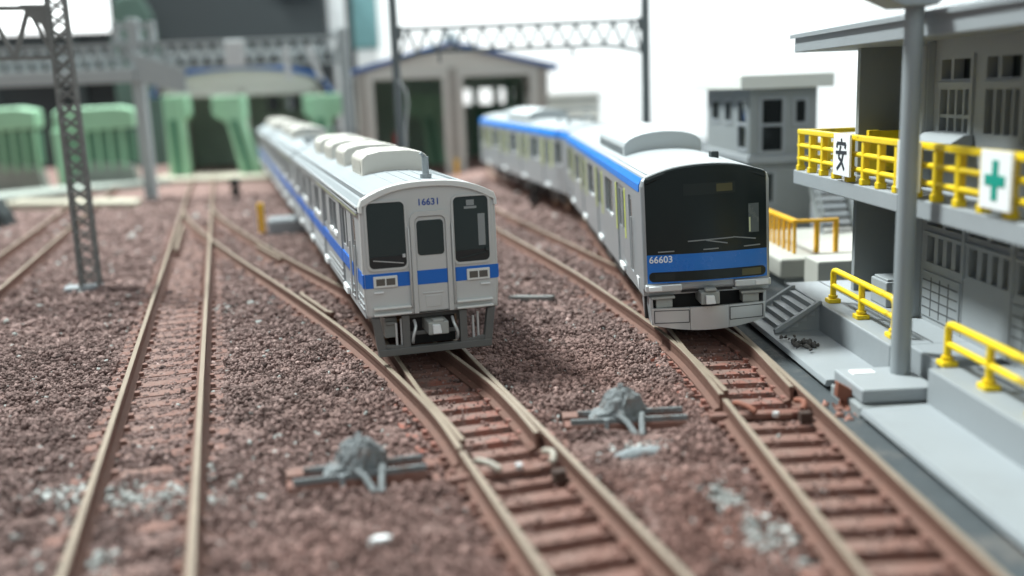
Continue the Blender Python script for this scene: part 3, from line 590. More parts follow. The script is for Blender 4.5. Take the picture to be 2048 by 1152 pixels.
def make_t2(loc, rot, cab, label, pv=None):
    car = thing('train_car', label, 'train', loc, 0, 'cars of the silver train with blue roof edge', rot)
    Lc = 117.5; HW = 8.4; z0, z1 = 5.7, 19.6; doors = [20.5, 48.5, 76.5, 103.5]; y0 = .9 if cab else .3
    holes = [(d - 4.3, d + 4.3, 6.4, 18.7) for d in doors]; wins = []
    for a, b in zip(doors[:-1], doors[1:]): c = (a + b) / 2; wins.append((c - 5.0, c + 5.0, 12.6, 18.3))
    wins.append((109.3, 114.5, 12.6, 18.3))
    if cab: holes.append((9.0, 12.0, 7.4, 18.2))
    else: wins.append((5.0, 12.5, 12.6, 18.3))
    holes += wins
    b = MB()
    for sx in (-1, 1): side_wall(b, sx * HW, y0, Lc, z0, z1, holes, .5)
    b.box(-HW + .5, HW - .5, Lc - .5, Lc, z0, z1); b.box(-HW + .5, HW - .5, y0, Lc - .5, z0, z0 + .4)
    if not cab: b.box(-HW + .5, HW - .5, y0, y0 + .5, z0 + .4, z1)
    b.box(-HW + .5, HW - .5, 14, 14.4, z0 + .4, z1)
    b.build('body_side', 't2_body', car)
    for sx in (-1, 1):
        x = sx * HW
        for a, c, d, e in wins:
            k = MB(); k.box(*sorted((x - sx * .4, x - sx * .32)), a - .05, c + .05, d - .05, e + .05); g = k.build('window', 'pane_grey', car)
            k = MB(); k.box(*sorted((x - sx * .3, x - sx * .2)), (a + c) / 2 + 1.2, (a + c) / 2 + 1.5, d, e); k.build('mullion', 'dark', g)
            k = MB(); k.box(*sorted((x - sx * .1, x + sx * .12)), a + .2, a + 3.2, d - .1, d + .35); k.build('sill', 'white', g)
        for d in doors:
            k = MB(); k.wall((x - sx * .22, 0, 0), (0, 1, 0), (-sx, 0, 0), (d - 4.25, d + 4.25), (6.45, 18.65), [(d - 3.4, d - .7, 12.2, 17.9), (d + .7, d + 3.4, 12.2, 17.9), (d - .08, d + .08, 6.4, 18.7)], .15)
            dd = k.build('door', 't2_body', car)
            for q in (-2.05, 2.05): k = MB(); k.box(*sorted((x - sx * .4, x - sx * .33)), d + q - 1.3, d + q + 1.3, 12.25, 17.85); k.build('pane', 'pane_grey', dd)
            for q in (-4.75, 4.75): k = MB(); k.box(*sorted((x - sx * .1, x + sx * .05)), d + q - .42, d + q + .42, 11.3, 18.6); k.build('door_stripe', 'lime', car)
            k = MB(); k.box(*sorted((x - sx * .1, x + sx * .35)), d - 3.2, d + 1.0, 6.0, 6.9); k.build('door_step', 'white', car, .12)
        if cab:
            k = MB(); k.box(*sorted((x - sx * .45, x - sx * .2)), 9.0, 12.0, 7.4, 18.2); dd = k.build('cab_door', 't2_body', car); k = MB(); k.box(*sorted((x - sx * .3, x - sx * .15)), 9.6, 11.4, 12.4, 17.6); k.build('pane', 'pane', dd)
            k = MB(); k.tube([(x + sx * .25, 8.4, 8.0), (x + sx * .25, 8.4, 15.5)], .15, 6); k.build('grab_bar', 'silver', car)
            k = MB(); k.prism([(4.2, 6.2), (6.0, 7.6), (4.2, 7.6)], (0, .12), o=(x, 0, 0), a=(0, 1, 0), d=(sx, 0, 0)); k.build('marker_plate', 'white', car)
        k = MB(); k.add([(x + sx * .06, y0 + (1.2 if cab else 0), 19.55), (x + sx * .06, Lc, 19.55), (x + sx * .02, Lc, 20.5), (x - sx * .45, Lc, 21.35), (x - sx * .45, y0 + (1.2 if cab else 0), 21.35), (x + sx * .02, y0 + (1.2 if cab else 0), 20.5), (x - sx * .6, y0 + (1.2 if cab else 0), 19.6), (x - sx * .6, Lc, 19.6)],
                         [(0, 1, 2, 5), (5, 2, 3, 4), (0, 5, 4, 6), (1, 7, 3, 2), (6, 4, 3, 7), (0, 6, 7, 1)] if sx > 0 else [(5, 2, 1, 0), (4, 3, 2, 5), (6, 4, 5, 0), (2, 3, 7, 1), (7, 3, 4, 6), (1, 7, 6, 0)]); k.build('roof_edge_band', 'blue_roof', car)
        k = MB(); k.box(*sorted((x - sx * 1.2, x - sx * 1.7)), 3, Lc - 1, 21.2, 21.75); k.build('roof_bead', 't2_roof', car)
    b = MB(); pr = roof_profile(7.95, 20.3, 22.9, 12, .3); b.prism(pr, (y0, Lc)); b.build('roof', 't2_roof', car)
    for v, l in (((30, 34) if cab else (50, 30)),):
        arcp = [(-6.2, 21.6), (6.2, 21.6), (6.2, 23.6)] + [(6.2 * math.cos(R(a)) , 23.6 + 2.1 * math.sin(R(a))) for a in range(15, 180, 15)] + [(-6.2, 23.6)]
        k = MB(); k.prism(arcp, (v, v + l)); un = k.build('air_conditioner', 't2_roofunit', car, .15)
        k = MB()
        for q in np.arange(v + 2, v + l - 2, 1.6):
            for sx in (-1, 1): k.box(sx * 6.22 - .08, sx * 6.22 + .08, q, q + .8, 22.2, 23.3)
        k.build('louvre', 'grey_wall', un)
    if pv: panto(car, pv, 23.6, 'grey_metal')
    if not cab:
        k = MB(); k.box(-3, 3, 88, 100, 22.2, 24.2); k.build('roof_box', 't2_roofunit', car, .2)
    k = MB()
    for a, c in ((32, 44), (47, 56), (60, 74), (77, 88)): k.box(-6.8, 6.8, a, c, 2.0 + random.uniform(0, .8), 5.6)
    k.build('underfloor_box', 't1_frame', car, .2)
    bogie(car, 19.5); bogie(car, 98.5)
    if not cab: return car
    # --- front: silver surround, black mask, blue band, lamp strip
    crest = lambda u: 22.9 - 1.5 * abs(u / 8.0) ** 2.3
    out = [(-8.4, 6.3), (8.4, 6.3), (8.45, 20.4), (8.2, 21.2)] + [(u, crest(u)) for u in np.linspace(7.7, -7.7, 15)] + [(-8.2, 21.2), (-8.45, 20.4)]
    k = MB(); k.prism(out, (-.05, 1.6)); k.build('front_frame', 't2_body', car, .5, 3)
    def bow(u): return -.75 + .7 * (u / 8.0) ** 2       # front bulges toward the viewer
    def sheet(name, mk, u0, u1, zb, zt, dy=0.0, th=.35, n=16, parent=None, rb=0):
        us = np.linspace(u0, u1, n + 1) if not rb else np.concatenate([u0 + rb * (1 - np.cos(np.linspace(0.02, math.pi / 2, n // 4))), np.linspace(u0 + rb, u1 - rb, n + 1 - 2 * (n // 4) + 2)[1:-1], u1 - rb * (1 - np.cos(np.linspace(math.pi / 2, 0.02, n // 4)))]); vs = []; f = []
        for u in us:
            a = zb(u) if callable(zb) else zb; c = zt(u) if callable(zt) else zt
            if rb:
                e = min(u - u0, u1 - u); hh = (c - a) / 2; r_ = min(rb, hh)
                if e < r_: kk = hh - r_ + math.sqrt(max(0, r_ * r_ - (r_ - e) ** 2)); mid = (a + c) / 2; a, c = mid - kk, mid + kk
            y = bow(u) + dy + .0
            vs += [(u, y, a), (u, y + (.0), c), (u, y + th, c), (u, y + th, a)]
        for i in range(n):
            o_ = i * 4; f += [(o_, o_ + 4, o_ + 5, o_ + 1), (o_ + 1, o_ + 5, o_ + 6, o_ + 2), (o_ + 2, o_ + 6, o_ + 7, o_ + 3), (o_ + 3, o_ + 7, o_ + 4, o_)]
        f += [(0, 1, 2, 3), (n * 4 + 3, n * 4 + 2, n * 4 + 1, n * 4)]
        q = MB(); q.add(vs, f); return q.build(name, mk, parent or car)
    sheet('front_mask', 'mask', -7.95, 7.95, 11.35, lambda u: crest(u) - .15, 0, .8)
    k = MB(); k.prism([(u, crest(u) + .06) for u in np.linspace(-7.9, 7.9, 17)] + [(u, crest(u) - .9) for u in np.linspace(7.9, -7.9, 17)], (-.45, 1.0)); k.build('mask_brow', 'mask', car, .35, 3)
    sheet('blue_band', 'blue_band', -7.95, 7.95, 7.55, 11.35, -.01, .8)
    ls = sheet('lamp_strip', 'mask', -7.75, 7.75, 7.75, 9.05, -.06, .3, 32, None, .6)
    for a, c, mk in ((-7.0, -4.4, 'mask_sign'), (4.5, 7.1, 'lamp_amber')): sheet('headlight', mk, a, c, 7.95, 8.85, -.09, .1, 6, ls)
    sheet('destination_sign', 'mask_sign', -3.0, 3.8, 19.0, 20.5, -.03, .05, 8); sheet('route_sign', 'lamp_amber', 1.3, 3.4, 19.3, 20.3, -.05, .05, 6)
    sheet('cab_side_window', 'pane_grey', 5.5, 6.9, 13.6, 17.4, -.03, .05, 4); sheet('cab_door_edge', 'lime_pale', 5.55, 5.75, 13.7, 15.6, -.06, .05, 2)
    for (ua, za, ub, zb_) in ((-.2, 13.0, 2.6, 12.45), (3.4, 13.2, 6.4, 12.75), (-2.6, 13.0, 3.4, 13.15), (-6.5, 11.75, -4.4, 11.8), (-.6, 11.8, 1.4, 11.85), (4.8, 11.85, 7.0, 11.9)):
        k = MB(); k.bar((ua, bow(ua) - .1, za), (ub, bow(ub) - .1, zb_), .14); k.build('wiper', 'grey_wall', car)
    text('car_number', '66603', 1.25, 'number_white', car, rot_front(-6.15, bow(-6.15) - .06, 10.7) @ Matrix.Rotation(R(-4.5), 4, 'Y'))
    for sx in (-1, 1):
        k = MB(); k.box(*sorted((sx * 3.5, sx * 8.3)), -.75, 1.2, 6.45, 7.4); ch = k.build('lower_trim', 'silver', car, .15)
        k = MB(); k.box(*sorted((sx * 6.2, sx * 7.9)), -1.0, -.6, 6.6, 7.25); k.build('tail_light', 'white', ch, .1)
        k = MB(); k.box(*sorted((sx * 4.4, sx * 7.6)), -.3, .9, 5.35, 5.7); k.box(*sorted((sx * 4.7, sx * 6.9)), .1, 1.8, 4.1, 5.3); k.build('step_box', 'coupler', car, .1)
    k = MB(); k.box(-8.0, 8.0, 2.6, 3.4, 2.2, 6.6); k.box(-3.4, 3.4, .3, 2.6, 6.0, 7.5); k.build('coupler_pocket', 'black', car)
    k = MB(); k.box(-1.2, 1.3, -1.5, 2.6, 4.5, 6.2); k.box(-.7, .8, -1.85, -.8, 6.3, 6.75); cp = k.build('coupler', 'coupler', car, .15)
    k = MB(); k.prism([(-.7, 4.7), (.6, 4.7), (.4, 5.85), (-.7, 5.9)], (-2.3, -1.8)); k.build('knuckle', 'white', cp, .1)
    for a, c in ((-7.6, -2.62), (-2.56, 2.56), (2.62, 7.6)):
        us = np.linspace(a, c, 7); q = MB(); vs = []; f = []
        for u in us:
            y = -.9 + .75 * (u / 7.6) ** 2; zb_ = .95 + .95 * (u / 7.6) ** 2
            vs += [(u, y, zb_), (u, y - .15, 4.15), (u, y + .35, 4.15), (u, y + .45, zb_)]
        for i in range(6): o_ = i * 4; f += [(o_, o_ + 4, o_ + 5, o_ + 1), (o_ + 1, o_ + 5, o_ + 6, o_ + 2), (o_ + 2, o_ + 6, o_ + 7, o_ + 3), (o_ + 3, o_ + 7, o_ + 4, o_)]
        f += [(0, 1, 2, 3), (27, 26, 25, 24)]; q.add(vs, f); sk = q.build('skirt_panel', 'silver', car)
        if abs(a) > 2.6 or abs(c) > 2.6:
            q = MB(); a2, c2 = (a + .35, c - .1) if a < 0 else (a + .1, c - .35); yy = lambda u: -.98 + .75 * (u / 7.6) ** 2 - .02
            for u in (a2, c2): q.bar((u, yy(u) + .0, 2.15), (u, yy(u) - .07, 3.85), .1)
            q.bar((a2, yy(a2) - .0, 2.15), (c2, yy(c2) - .0, 2.15), .1); q.bar((a2, yy(a2) - .08, 3.85), (c2, yy(c2) - .08, 3.85), .1); q.build('panel_joint', 'line', sk)
    for sx in (-1, 1): k = MB(); k.prism([(sx * 7.55, 1.95), (sx * 7.75, 4.15), (sx * 7.75, 5.6), (sx * 7.4, 5.6), (sx * 7.3, 1.95)], (-.2, 6.5)); k.build('skirt_side', 't2_body', car)
    k = MB(); k.box(3.4, 4.5, 11, 12.8, 22.0, 23.5); k.build('roof_antenna', 'dark', car, .2)
    return car
o2 = Vector((26.15, 127.9, 0))
def pitchrot(a, pit, rol): return (R(pit), R(rol), R(a))
make_t2(o2, pitchrot(1.2, .55, -1.6), True, 'silver leading train car with black mask and blue band numbered 66603')
make_t2(Vector((23.2, 249.5, rise3(250))), pitchrot(12.0, .72, 0), False, 'blurred silver second car with blue roof edge, running towards the shed', pv=20)

# ------------------------------------------------------------------ right side: frame B
TB = R(2.0); OB = Vector((50.8, 121, 0)); 
def B(x, y, z=0): return OB + Vector((x * math.cos(TB) - y * math.sin(TB), x * math.sin(TB) + y * math.cos(TB), z))
# platform A / B
def platform(name, label, ya, yb, stairs):
    t = thing(name, label, 'platform', B(0, 0), TB, 'grey concrete platforms beside the building')
    k = MB(); k.box(-8.9, 24, ya, yb, -2.4, 3.3)
    if stairs: k.box(-6.8, 24, -20.6, ya, -2.4, 3.3)
    k.build('deck', 'grey_light', t, .18)
    k = MB(); k.prism([(-16.1, -1.15), (-15.9, -.55), (-9.0, -.4), (-8.9, -.4), (-8.9, -1.35), (-15.8, -1.35)], (ya + .4 if stairs else ya, yb - .4)); k.build('apron', 'grey_light', t, .06)
    k = MB(); k.box(-14.5, -9, ya + 1, yb - 1, -2.4, -1.35); k.build('apron_footing', 'dark', t)
    k = MB(); k.box(-3.9, -3.75, ya + .3, yb - .3, 3.25, 3.36); k.build('deck_joint', 'line', t)
    if stairs:
        for yy in (8.4, 19.6):
            k = MB(); k.prism([(-15.2, -.45), (-14.6, -.45), (-9.0, 3.3), (-8.8, 3.3), (-8.8, 3.75), (-9.2, 3.75), (-15.2, .05)], (yy, yy + .7)); k.build('stringer', 'grey_light', t, .06)
        k = MB(); k.prism([(-14.6, -.45), (-8.85, 3.3), (-8.85, -.45)], (9.1, 9.3)); k.build('stair_cheek', 'grey_wall', t)
        for i in range(5):
            k = MB(); x = -14.3 + i * 1.12; k.box(x, x + 1.4, 9.05, 19.6, -.45 + i * .72 - .1, .2 + i * .72); k.build('stair_tread', 'grey', t, .05)
    return t
platform('platform', 'grey platform with small side stairs and yellow handrail, under the balcony', -13.5, 24, True)
platform('platform', 'grey platform with wide sloping apron past the round pole', -75, -22.9, False)
xx = B(-12.9, -6.0); n_ = 46
p = [B(-13.4 + rng.normal() * .8, 2.2 + rng.normal() * 1.5, -.35 + rng.uniform(0, .3)) for _ in range(n_)]
rocks('spilled_gravel', np.array([q.x for q in p]), np.array([q.y for q in p]), np.array([q.z for q in p]), rng.uniform(.2, .42, n_), np.tile(np.array([.12, .115, .11]), (n_, 1)) * rng.uniform(.6, 1.4, (n_, 1)), 'small heap of dark gravel spilled on the platform apron below the stairs', 'gravel')
def handrail(label, x, ys, z0=3.3, ends=(True, True)):
    t = thing('handrail', label, 'handrail', B(0, 0), TB, 'yellow tube handrails along the platform')
    zt = z0 + 4.5
    for i, y in enumerate(ys):
        last = (i == 0 and ends[0]) or (i == len(ys) - 1 and ends[1])
        k = MB(); k.tube([(x, y, z0 + .2), (x, y, zt - (.9 if last else 0))], .40, 10); k.build('post', 'yellow', t)
        k = MB(); k.prism(rrect(-.85, .85, -.85, .85, .15, 2), (0, .6), o=(x, y, z0 - .02), a=(1, 0, 0), b=(0, 1, 0), d=(0, 0, 1)); k.cyl((x, y, z0 + .7), (x, y, z0 + 1.0), .62, n=10); k.build('foot', 'yellow', t, .12)
    a, c = ys[0], ys[-1]; s = 1 if c > a else -1
    pts = []
    if ends[0]: pts += [(x, a, zt - 1.0), (x, a, zt - .55), (x, a + s * .25, zt - .15), (x, a + s * .8, zt)]
    else: pts += [(x, a, zt)]
    if ends[1]: pts += [(x, c - s * .8, zt), (x, c - s * .25, zt - .15), (x, c, zt - .55), (x, c, zt - 1.0)]
    else: pts += [(x, c, zt)]
    k = MB(); k.tube(pts, .40, 10); k.build('top_rail', 'yellow', t)
    k = MB(); k.tube([(x, a, z0 + 2.35), (x, c, z0 + 2.35)], .36, 10); k.build('middle_rail', 'yellow', t)
handrail('yellow handrail beside the small stairs, behind the round pole', -7.0, [9.4, -.4, -10.2])
handrail('yellow handrail standing past the round pole on the wide apron platform', -6.6, [-22.3, -30.7, -39.2, -47.7], ends=(True, False))

# pole with lamp head and its base block
t = thing('lamp_pole', 'tall round grey pole on a square grey block in front of the building', 'pole', B(-9.0, -16.6), TB)
k = MB(); k.cyl((0, 0, .9), (0, 0, 40.2), 1.06, .96, n=28); k.build('shaft', 'grey_pole', t)
k = MB(); k.box(-6.4, 1.6, -5.6, 2.6, -.5, 1.0); k.build('base_block', 'grey', t, .2)
k = MB(); k.box(-6.9, 2.0, -6.3, 2.2, -2.45, -.62); k.build('footing', 'grey_wall', t, .15)
k = MB(); k.prism([(-2.1, 39.9), (1.3, 39.9), (1.9, 40.5), (2.0, 43), (-9.0, 43)], (-2.4, 2.4)); k.build('lamp_head', 'grey_pole', t, .2)
k = MB(); k.prism([(-5.2, .98), (-3.6, .98), (-2.6, 1.06), (-5.0, 1.1)], (.2, 1.6)); k.build('glue_smear', 'white', t)
t = thing('fallen_bracket', 'rust brown plastic bracket leaning between the rail and the pole block', 'bracket', B(-17.0, -17.2, 0), TB)
k = MB(); k.prism([(0, -.6), (1.35, -1.5), (3.0, -1.5), (3.5, -.9), (3.2, -.1), (2.3, -.45), (1.6, .2), (.1, 1.1)], (-2.2, -1.1)); k.build('flange', 'rust', t, .1)
k = MB(); k.prism([(.9, -1.4), (3.0, -1.5), (3.0, -2.5), (.2, -2.5)], (-3.0, -1.2)); k.build('web', 'rust', t, .2)
k = MB(); k.cyl((1.3, -3.0, -2.1), (1.3, -1.0, -1.5), .7, n=12); k.build('boss', 'rust', t)
nn = 60; p = [B(-16.4 + rng.normal() * .9, -20.2 + rng.normal() * 1.5, -2.3 + abs(rng.normal()) * .3) for _ in range(nn)]
rocks('loose_scraps', np.array([q.x for q in p]), np.array([q.y for q in p]), np.array([q.z for q in p]), rng.uniform(.2, .5, nn), np.tile(np.array([.28, .15, .12]), (nn, 1)) * rng.uniform(.6, 1.5, (nn, 1)), 'loose reddish scraps lying round the brown bracket', 'gravel')

# main building
bld = thing('station_building', 'two storey grey building with barred windows and long balcony', 'building', B(0, 0), TB)
YN = -74; holes = []; pan = []
cells = [(-1.6 - 10.2 * i, -11.8 - 10.2 * i) for i in range(7)]
for i, (a, c) in enumerate(cells):
    m_ = (a + c) / 2
    # lower floor
    holes += [(c + .5, a - 1.0, 10.7, 13.9), (c + .4, m_ - .35, 15.2, 16.3), (m_ + .35, a - .8, 15.2, 16.3)]
    holes += [(c + .4, a - 2.6, 26.6, 31.3), (c + .4, m_ - .5, 32.5, 34.7), (m_ + .1, a - 2.7, 32.5, 34.7)]
k = MB(); k.wall((0, 0, 0), (0, 1, 0), (1, 0, 0), (YN, 0), (3.3, 37.0), holes, 1.2); k.build('front_wall', 'grey', bld)
k = MB(); k.box(1.2, 26, -1.0, 0, 3.3, 37.0); k.build('return_wall', 'grey_wall', bld)
k = MB(); k.box(-1.6, 26, 16.0, 17.0, 3.3, 37.0); k.build('wing_wall', 'grey_wall', bld)
k = MB(); k.box(25, 26, 0, 16, 3.3, 37); k.build('rear_wall', 'grey_wall', bld)
k = MB(); k.box(1.4, 1.7, YN, -1, 3.4, 36.9); k.build('interior_screen', 'dark', bld)
for i, (a, c) in enumerate(cells):
    def strip(nm, y, z0, z1, w_, x0=-.12, x1=.5, mk='grey'): k = MB(); k.box(x0, x1, y - w_ / 2, y + w_ / 2, z0, z1); return k.build(nm, mk, bld)
    wf = None
    for q in range(1, 4): strip('window_bar', a - 1.0 + (c + .5 - a + 1.0) * q / 4, 10.7, 13.9, .95, .1, .9)
    for q in range(1, 4): strip('window_bar', a - 2.6 + (c + .4 - a + 2.6) * q / 4, 26.6, 31.3, .42, .1, .8)
    if i % 2 == 0: k = MB(); k.box(.12, .8, c + .4, a - 2.6, 28.1, 28.5); k.build('window_rail', 'grey', bld)
    k = MB(); k.box(-.35, .1, c + .1, a - .7, 14.1, 14.5); k.box(-.3, .1, c + .1, a - 2.3, 31.5, 32.2); k.build('window_head', 'grey', bld, .06)
    k = MB(); k.box(-.3, .05, c - .35, c + .28, 10.2, 16.6); k.box(-.3, .05, c - .35, c + .28, 25.9, 35.2); k.build('window_jamb', 'grey', bld, .06)
    # tiled dado panel below the lower window, in every other bay
    if i % 2 == 0:
        k = MB(); k.box(-.16, .02, c + .4, a - .5, 4.0, 9.6); pn = k.build('dado_panel', 'grey_light', bld, .05)
        k = MB()
        for q in range(1, 5): z = 4.0 + 5.6 * q / 5; k.box(-.2, -.1, c + .4 + .4, a - .7, z - .07, z + .07)
        for q in range(1, 4): y = a - .7 + (c + .8 - a + .7) * q / 4; k.box(-.205, -.1, y - .08, y + .08, 4.2, 9.0)
        k.build('panel_joint', 'line', pn)
    k = MB(); k.box(-.02, .03, c - .06, c + .06, 3.4, 10.1); k.build('wall_joint', 'line', bld)
k = MB(); k.box(-.9, .1, -1.2, 0, 3.3, 17.2); k.box(-.9, .1, -2.6, -1.5, 20, 36.8); k.build('pilaster', 'grey', bld, .12)
k = MB(); k.tube([(-1.0, -2.2, 20.0), (-1.0, -2.2, 36.5)], .4, 8); k.tube([(-1.1, -.9, 3.9), (-1.1, -.9, 17.0)], .35, 8); k.build('downpipe', 'grey', bld)
k = MB(); k.prism([(-2.6, 24.4), (-.1, 24.4), (-.1, 26.5), (-1.2, 26.4), (-2.6, 25.6)], (-12.6, -3.0), a=(1, 0, 0)); sb = k.build('planter_box', 'grey', bld, .1)
for q in range(4): k = MB(); k.box(-2.72, -2.5, -12.3 + q * 2.35, -10.2 + q * 2.35, 24.5, 25.5); k.build('tile', 'grey_light', sb, .05)
k = MB(); k.box(-6.6, 24, YN, 28.2, 17.7, 19.8); bs = k.build('balcony_slab', 'grey', bld, .15)
k = MB(); k.box(-6.75, -6.55, -9.0, -8.85, 17.8, 19.7); k.box(-.5, -.3, YN, 28, 19.75, 19.9); k.build('slab_joint', 'line', bs)
k = MB(); k.prism([(-6.9, 37.0), (26, 37.0), (26, 41.5), (9, 41.8), (-6.9, 39.1)], (YN, 27.6)); rf = k.build('roof', 'grey', bld, .1)
k = MB(); k.prism([(-7.4, 39.0), (-7.4, 39.55), (9, 42.3), (26, 42.0), (26, 41.5), (9, 41.8)], (YN, 28.4)); k.build('roof_sheet', 'grey_light', rf)
k = MB(); k.box(-6.98, -6.85, YN, 27.4, 37.1, 38.3); k.build('fascia', 'grey_light', rf)
# stair and bench inside the recess
t = thing('recess_stair', 'small grey stair in the dark recess behind the round pole', 'stairs', B(0, 0), TB)
for i in range(8): k = MB(); k.box(3.5 + i * 1.5, 5.4 + i * 1.5, 8.5, 15.0, 3.3, 4.6 + i * 1.35); k.build('tread', 'grey', t, .06)
k = MB()
for i in range(9): k.prism([(2.6 + i * 1.5, 3.6 + i * 1.35), (4.4 + i * 1.5, 4.8 + i * 1.35), (4.4 + i * 1.5, 6.4 + i * 1.35), (3.4 + i * 1.5, 6.1 + i * 1.35)], (7.4, 8.4))
k.build('stringer', 'grey', t, .06)
t = thing('equipment_box', 'light grey box standing on the platform at the mouth of the dark recess', 'box', B(0, 0), TB)
k = MB(); k.box(-1.8, 1.8, 4.5, 9.6, 3.3, 6.7); k.build('body', 'grey_light', t, .2); k = MB(); k.box(-1.5, 1.4, 4.9, 9.2, 6.7, 7.0); k.build('lid', 'grey', t, .1)

# balcony railing and hanging signs
t = thing('balcony_railing', 'yellow grid railing along the edge of the grey balcony', 'railing', B(0, 0), TB)
ys = np.arange(26.6, -73, -4.85)
pm = None
for i, y in enumerate(ys):
    if pm is None:
        k = MB(); k.box(-.42, .42, -.42, .42, 19.8, 25.4); k.box(-.55, .55, -.55, .55, 19.78, 20.6); o = k.build('post', 'yellow', t, .08); pm = o.data
    else:
        o = bpy.data.objects.new('post', pm); COL.objects.link(o); o.parent = t; b_ = o.modifiers.new('bevel', 'BEVEL'); b_.width = .08 * S
    o.location = Vector((-6.0, y, 0)) * S
k = MB(); k.box(-6.55, -5.45, ys[-1], ys[0] + .3, 25.2, 25.9); k.build('top_rail', 'yellow', t, .12)
for z in (21.6, 23.5): k = MB(); k.tube([(-6.1, ys[-1], z), (-6.1, ys[0] + .6, z)], .36, 8); k.build('middle_rail', 'yellow', t)
for z in (21.6, 23.5, 25.5): k = MB(); k.bar((-6.0, ys[0], z), (2, ys[0] + .01, z), .7); k.build('end_rail', 'yellow', t, .08)
for x in (-4, -2): k = MB(); k.box(x - .4, x + .4, ys[0] - .4, ys[0] + .4, 19.8, 25.3); k.build('post', 'yellow', t, .08)
t = thing('balcony_gate', 'yellow gate panel on the balcony in front of the dark recess', 'gate', B(0, 0), TB)
k = MB(); k.box(-1.0, 6.5, 13.4, 14.2, 24.0, 25.9); k.build('top_rail', 'yellow', t, .1); k = MB(); k.box(-1.2, 0.3, 13.3, 14.3, 19.8, 26.0); k.box(5.2, 6.6, 13.3, 14.3, 19.8, 26.0); k.build('post', 'yellow', t, .1); k = MB(); k.box(.3, 5.2, 13.5, 14.1, 20.4, 22.0); k.build('bottom_rail', 'yellow', t, .1)
STR = {'an': [[(0, 1.0), (.08, .74)], [(-.74, .42), (-.7, .70), (.74, .70), (.62, .42)], [(-.08, .55), (-.42, -.15), (.1, -.4), (.55, -.88)], [(.38, .15), (.12, -.42), (-.68, -.92)], [(-.88, .12), (.9, .18)]],
       'zen': [[(0, 1.0), (-.35, .62), (-.9, .28)], [(0, 1.0), (.4, .6), (.95, .25)], [(-.42, .3), (.45, .3)], [(-.4, -.22), (.42, -.22)], [(-.8, -.85), (.82, -.85)], [(.02, .3), (.02, -.85)]]}
def sign(label, yc, kind, wid=2.35):
    t = thing('sign_board', label, 'sign', B(-7.0, yc, 20.6), TB, 'white safety boards hung on the balcony railing')
    k = MB(); k.box(-.14, .14, -wid, wid, 0, 5.4); k.build('board', 'paper', t, .04)
    k = MB()
    if kind == 'cross': k.box(-.2, -.12, -.52, .52, .85, 4.55); k.box(-.205, -.12, -1.75, 1.75, 2.2, 3.2); k.build('green_cross', 'green_ink', t)
    else:
        for st in STR[kind]:
            for p_, q_ in zip(st[:-1], st[1:]): k.bar((-.16 - random.uniform(0, .012), -p_[0] * wid * .72, 2.7 + p_[1] * 2.1), (-.16 - random.uniform(0, .012), -q_[0] * wid * .72, 2.7 + q_[1] * 2.1), .42, .05, upv=(1, 0, 0))
        k.build('character', 'ink', t)
sign('white board with the black character 安 hung on the yellow railing', 7.5, 'an', 2.85); sign('white board with the black character 全, half hidden by the round pole', -12.2, 'zen', 2.75); sign('white board with a green cross hung on the yellow railing', -30.6, 'cross', 2.7)

# ------------------------------------------------------------------ hut, cream platform, orange fence
t = thing('cream_platform', 'low cream concrete platform in front of the grey hut', 'platform', B(0, 0), TB)
k = MB(); k.box(-3.5, 26, 43.5, 78, -.2, 3.3); k.build('slab', 'cream_concrete', t, .5, 3); k = MB(); k.box(-2.4, 25, 44.6, 77, -2.45, -.2); k.build('plinth', 'grey_wall', t)
k = MB(); k.box(-2, 8, 29.5, 36, -2.45, 5.2); k.build('step_block', 'cream_concrete', t, .3)
t = thing('platform_fence', 'orange yellow fence on the cream platform beside the silver train', 'fence', B(0, 0), TB)
for i in range(7): k = MB(); k.box(.2, .75, 48.2 + i * 2.9, 48.8 + i * 2.9, 3.3, 8.7); k.build('bar', 'orange', t, .08)
k = MB(); k.box(0, 1, 47.9, 66, 8.7, 9.3); k.box(1, 8.2, 48.1, 48.9, 8.7, 9.25); k.build('top_rail', 'orange', t, .08)
for x in (4.0, 7.4): k = MB(); k.box(x, x + .8, 48.1, 48.9, 3.3, 8.7); k.build('bar', 'orange', t, .08)
k = MB(); k.box(10.2, 11.4, 40.8, 41.6, 5.2, 12.4) if False else k.box(13.4, 14.2, 48.1, 48.9, 3.3, 9.2); k.build('bar', 'orange', t, .08)
hut = thing('signal_hut', 'two storey grey hut with sash windows and flat overhanging roof', 'hut', B(2.4, 84), TB)
k = MB(); k.wall((0, 0, 0), (1, 0, 0), (0, 1, 0), (0, 14), (18, 31.6), [(2.4, 7.0, 18.7, 29.6), (9.4, 11.8, 24.4, 29.2)], .8); k.wall((.9, .9, 0), (1, 0, 0), (0, 1, 0), (0, 12.6), (-2.4, 16.4), [(2.8, 4.6, 8.0, 14.4)], .8); k.build('front_wall', 'grey_wall', hut)
k = MB(); k.wall((0, .8, 0), (0, 1, 0), (1, 0, 0), (0, 36), (18, 31.6), [(1.0, 8.0, 19, 29.4), (13, 19, 24.5, 29.2), (24, 31, 24.5, 29.2)], .8); k.wall((.9, 1.7, 0), (0, 1, 0), (1, 0, 0), (0, 34), (-2.4, 16.4), [], .8); k.box(13.2, 14, .8, 36.8, 18, 31.6); k.box(.8, 13.2, 36, 36.8, 18, 31.6); k.build('side_wall', 'grey_wall', hut)
k = MB(); k.box(-.4, 14.4, -.4, 37.2, 16.4, 18.0); k.build('floor_band', 'grey', hut, .15)
k = MB(); k.box(-2.6, 16.6, -2.6, 39.2, 31.6, 34.4); k.build('roof', 'hut_roof', hut, .2)
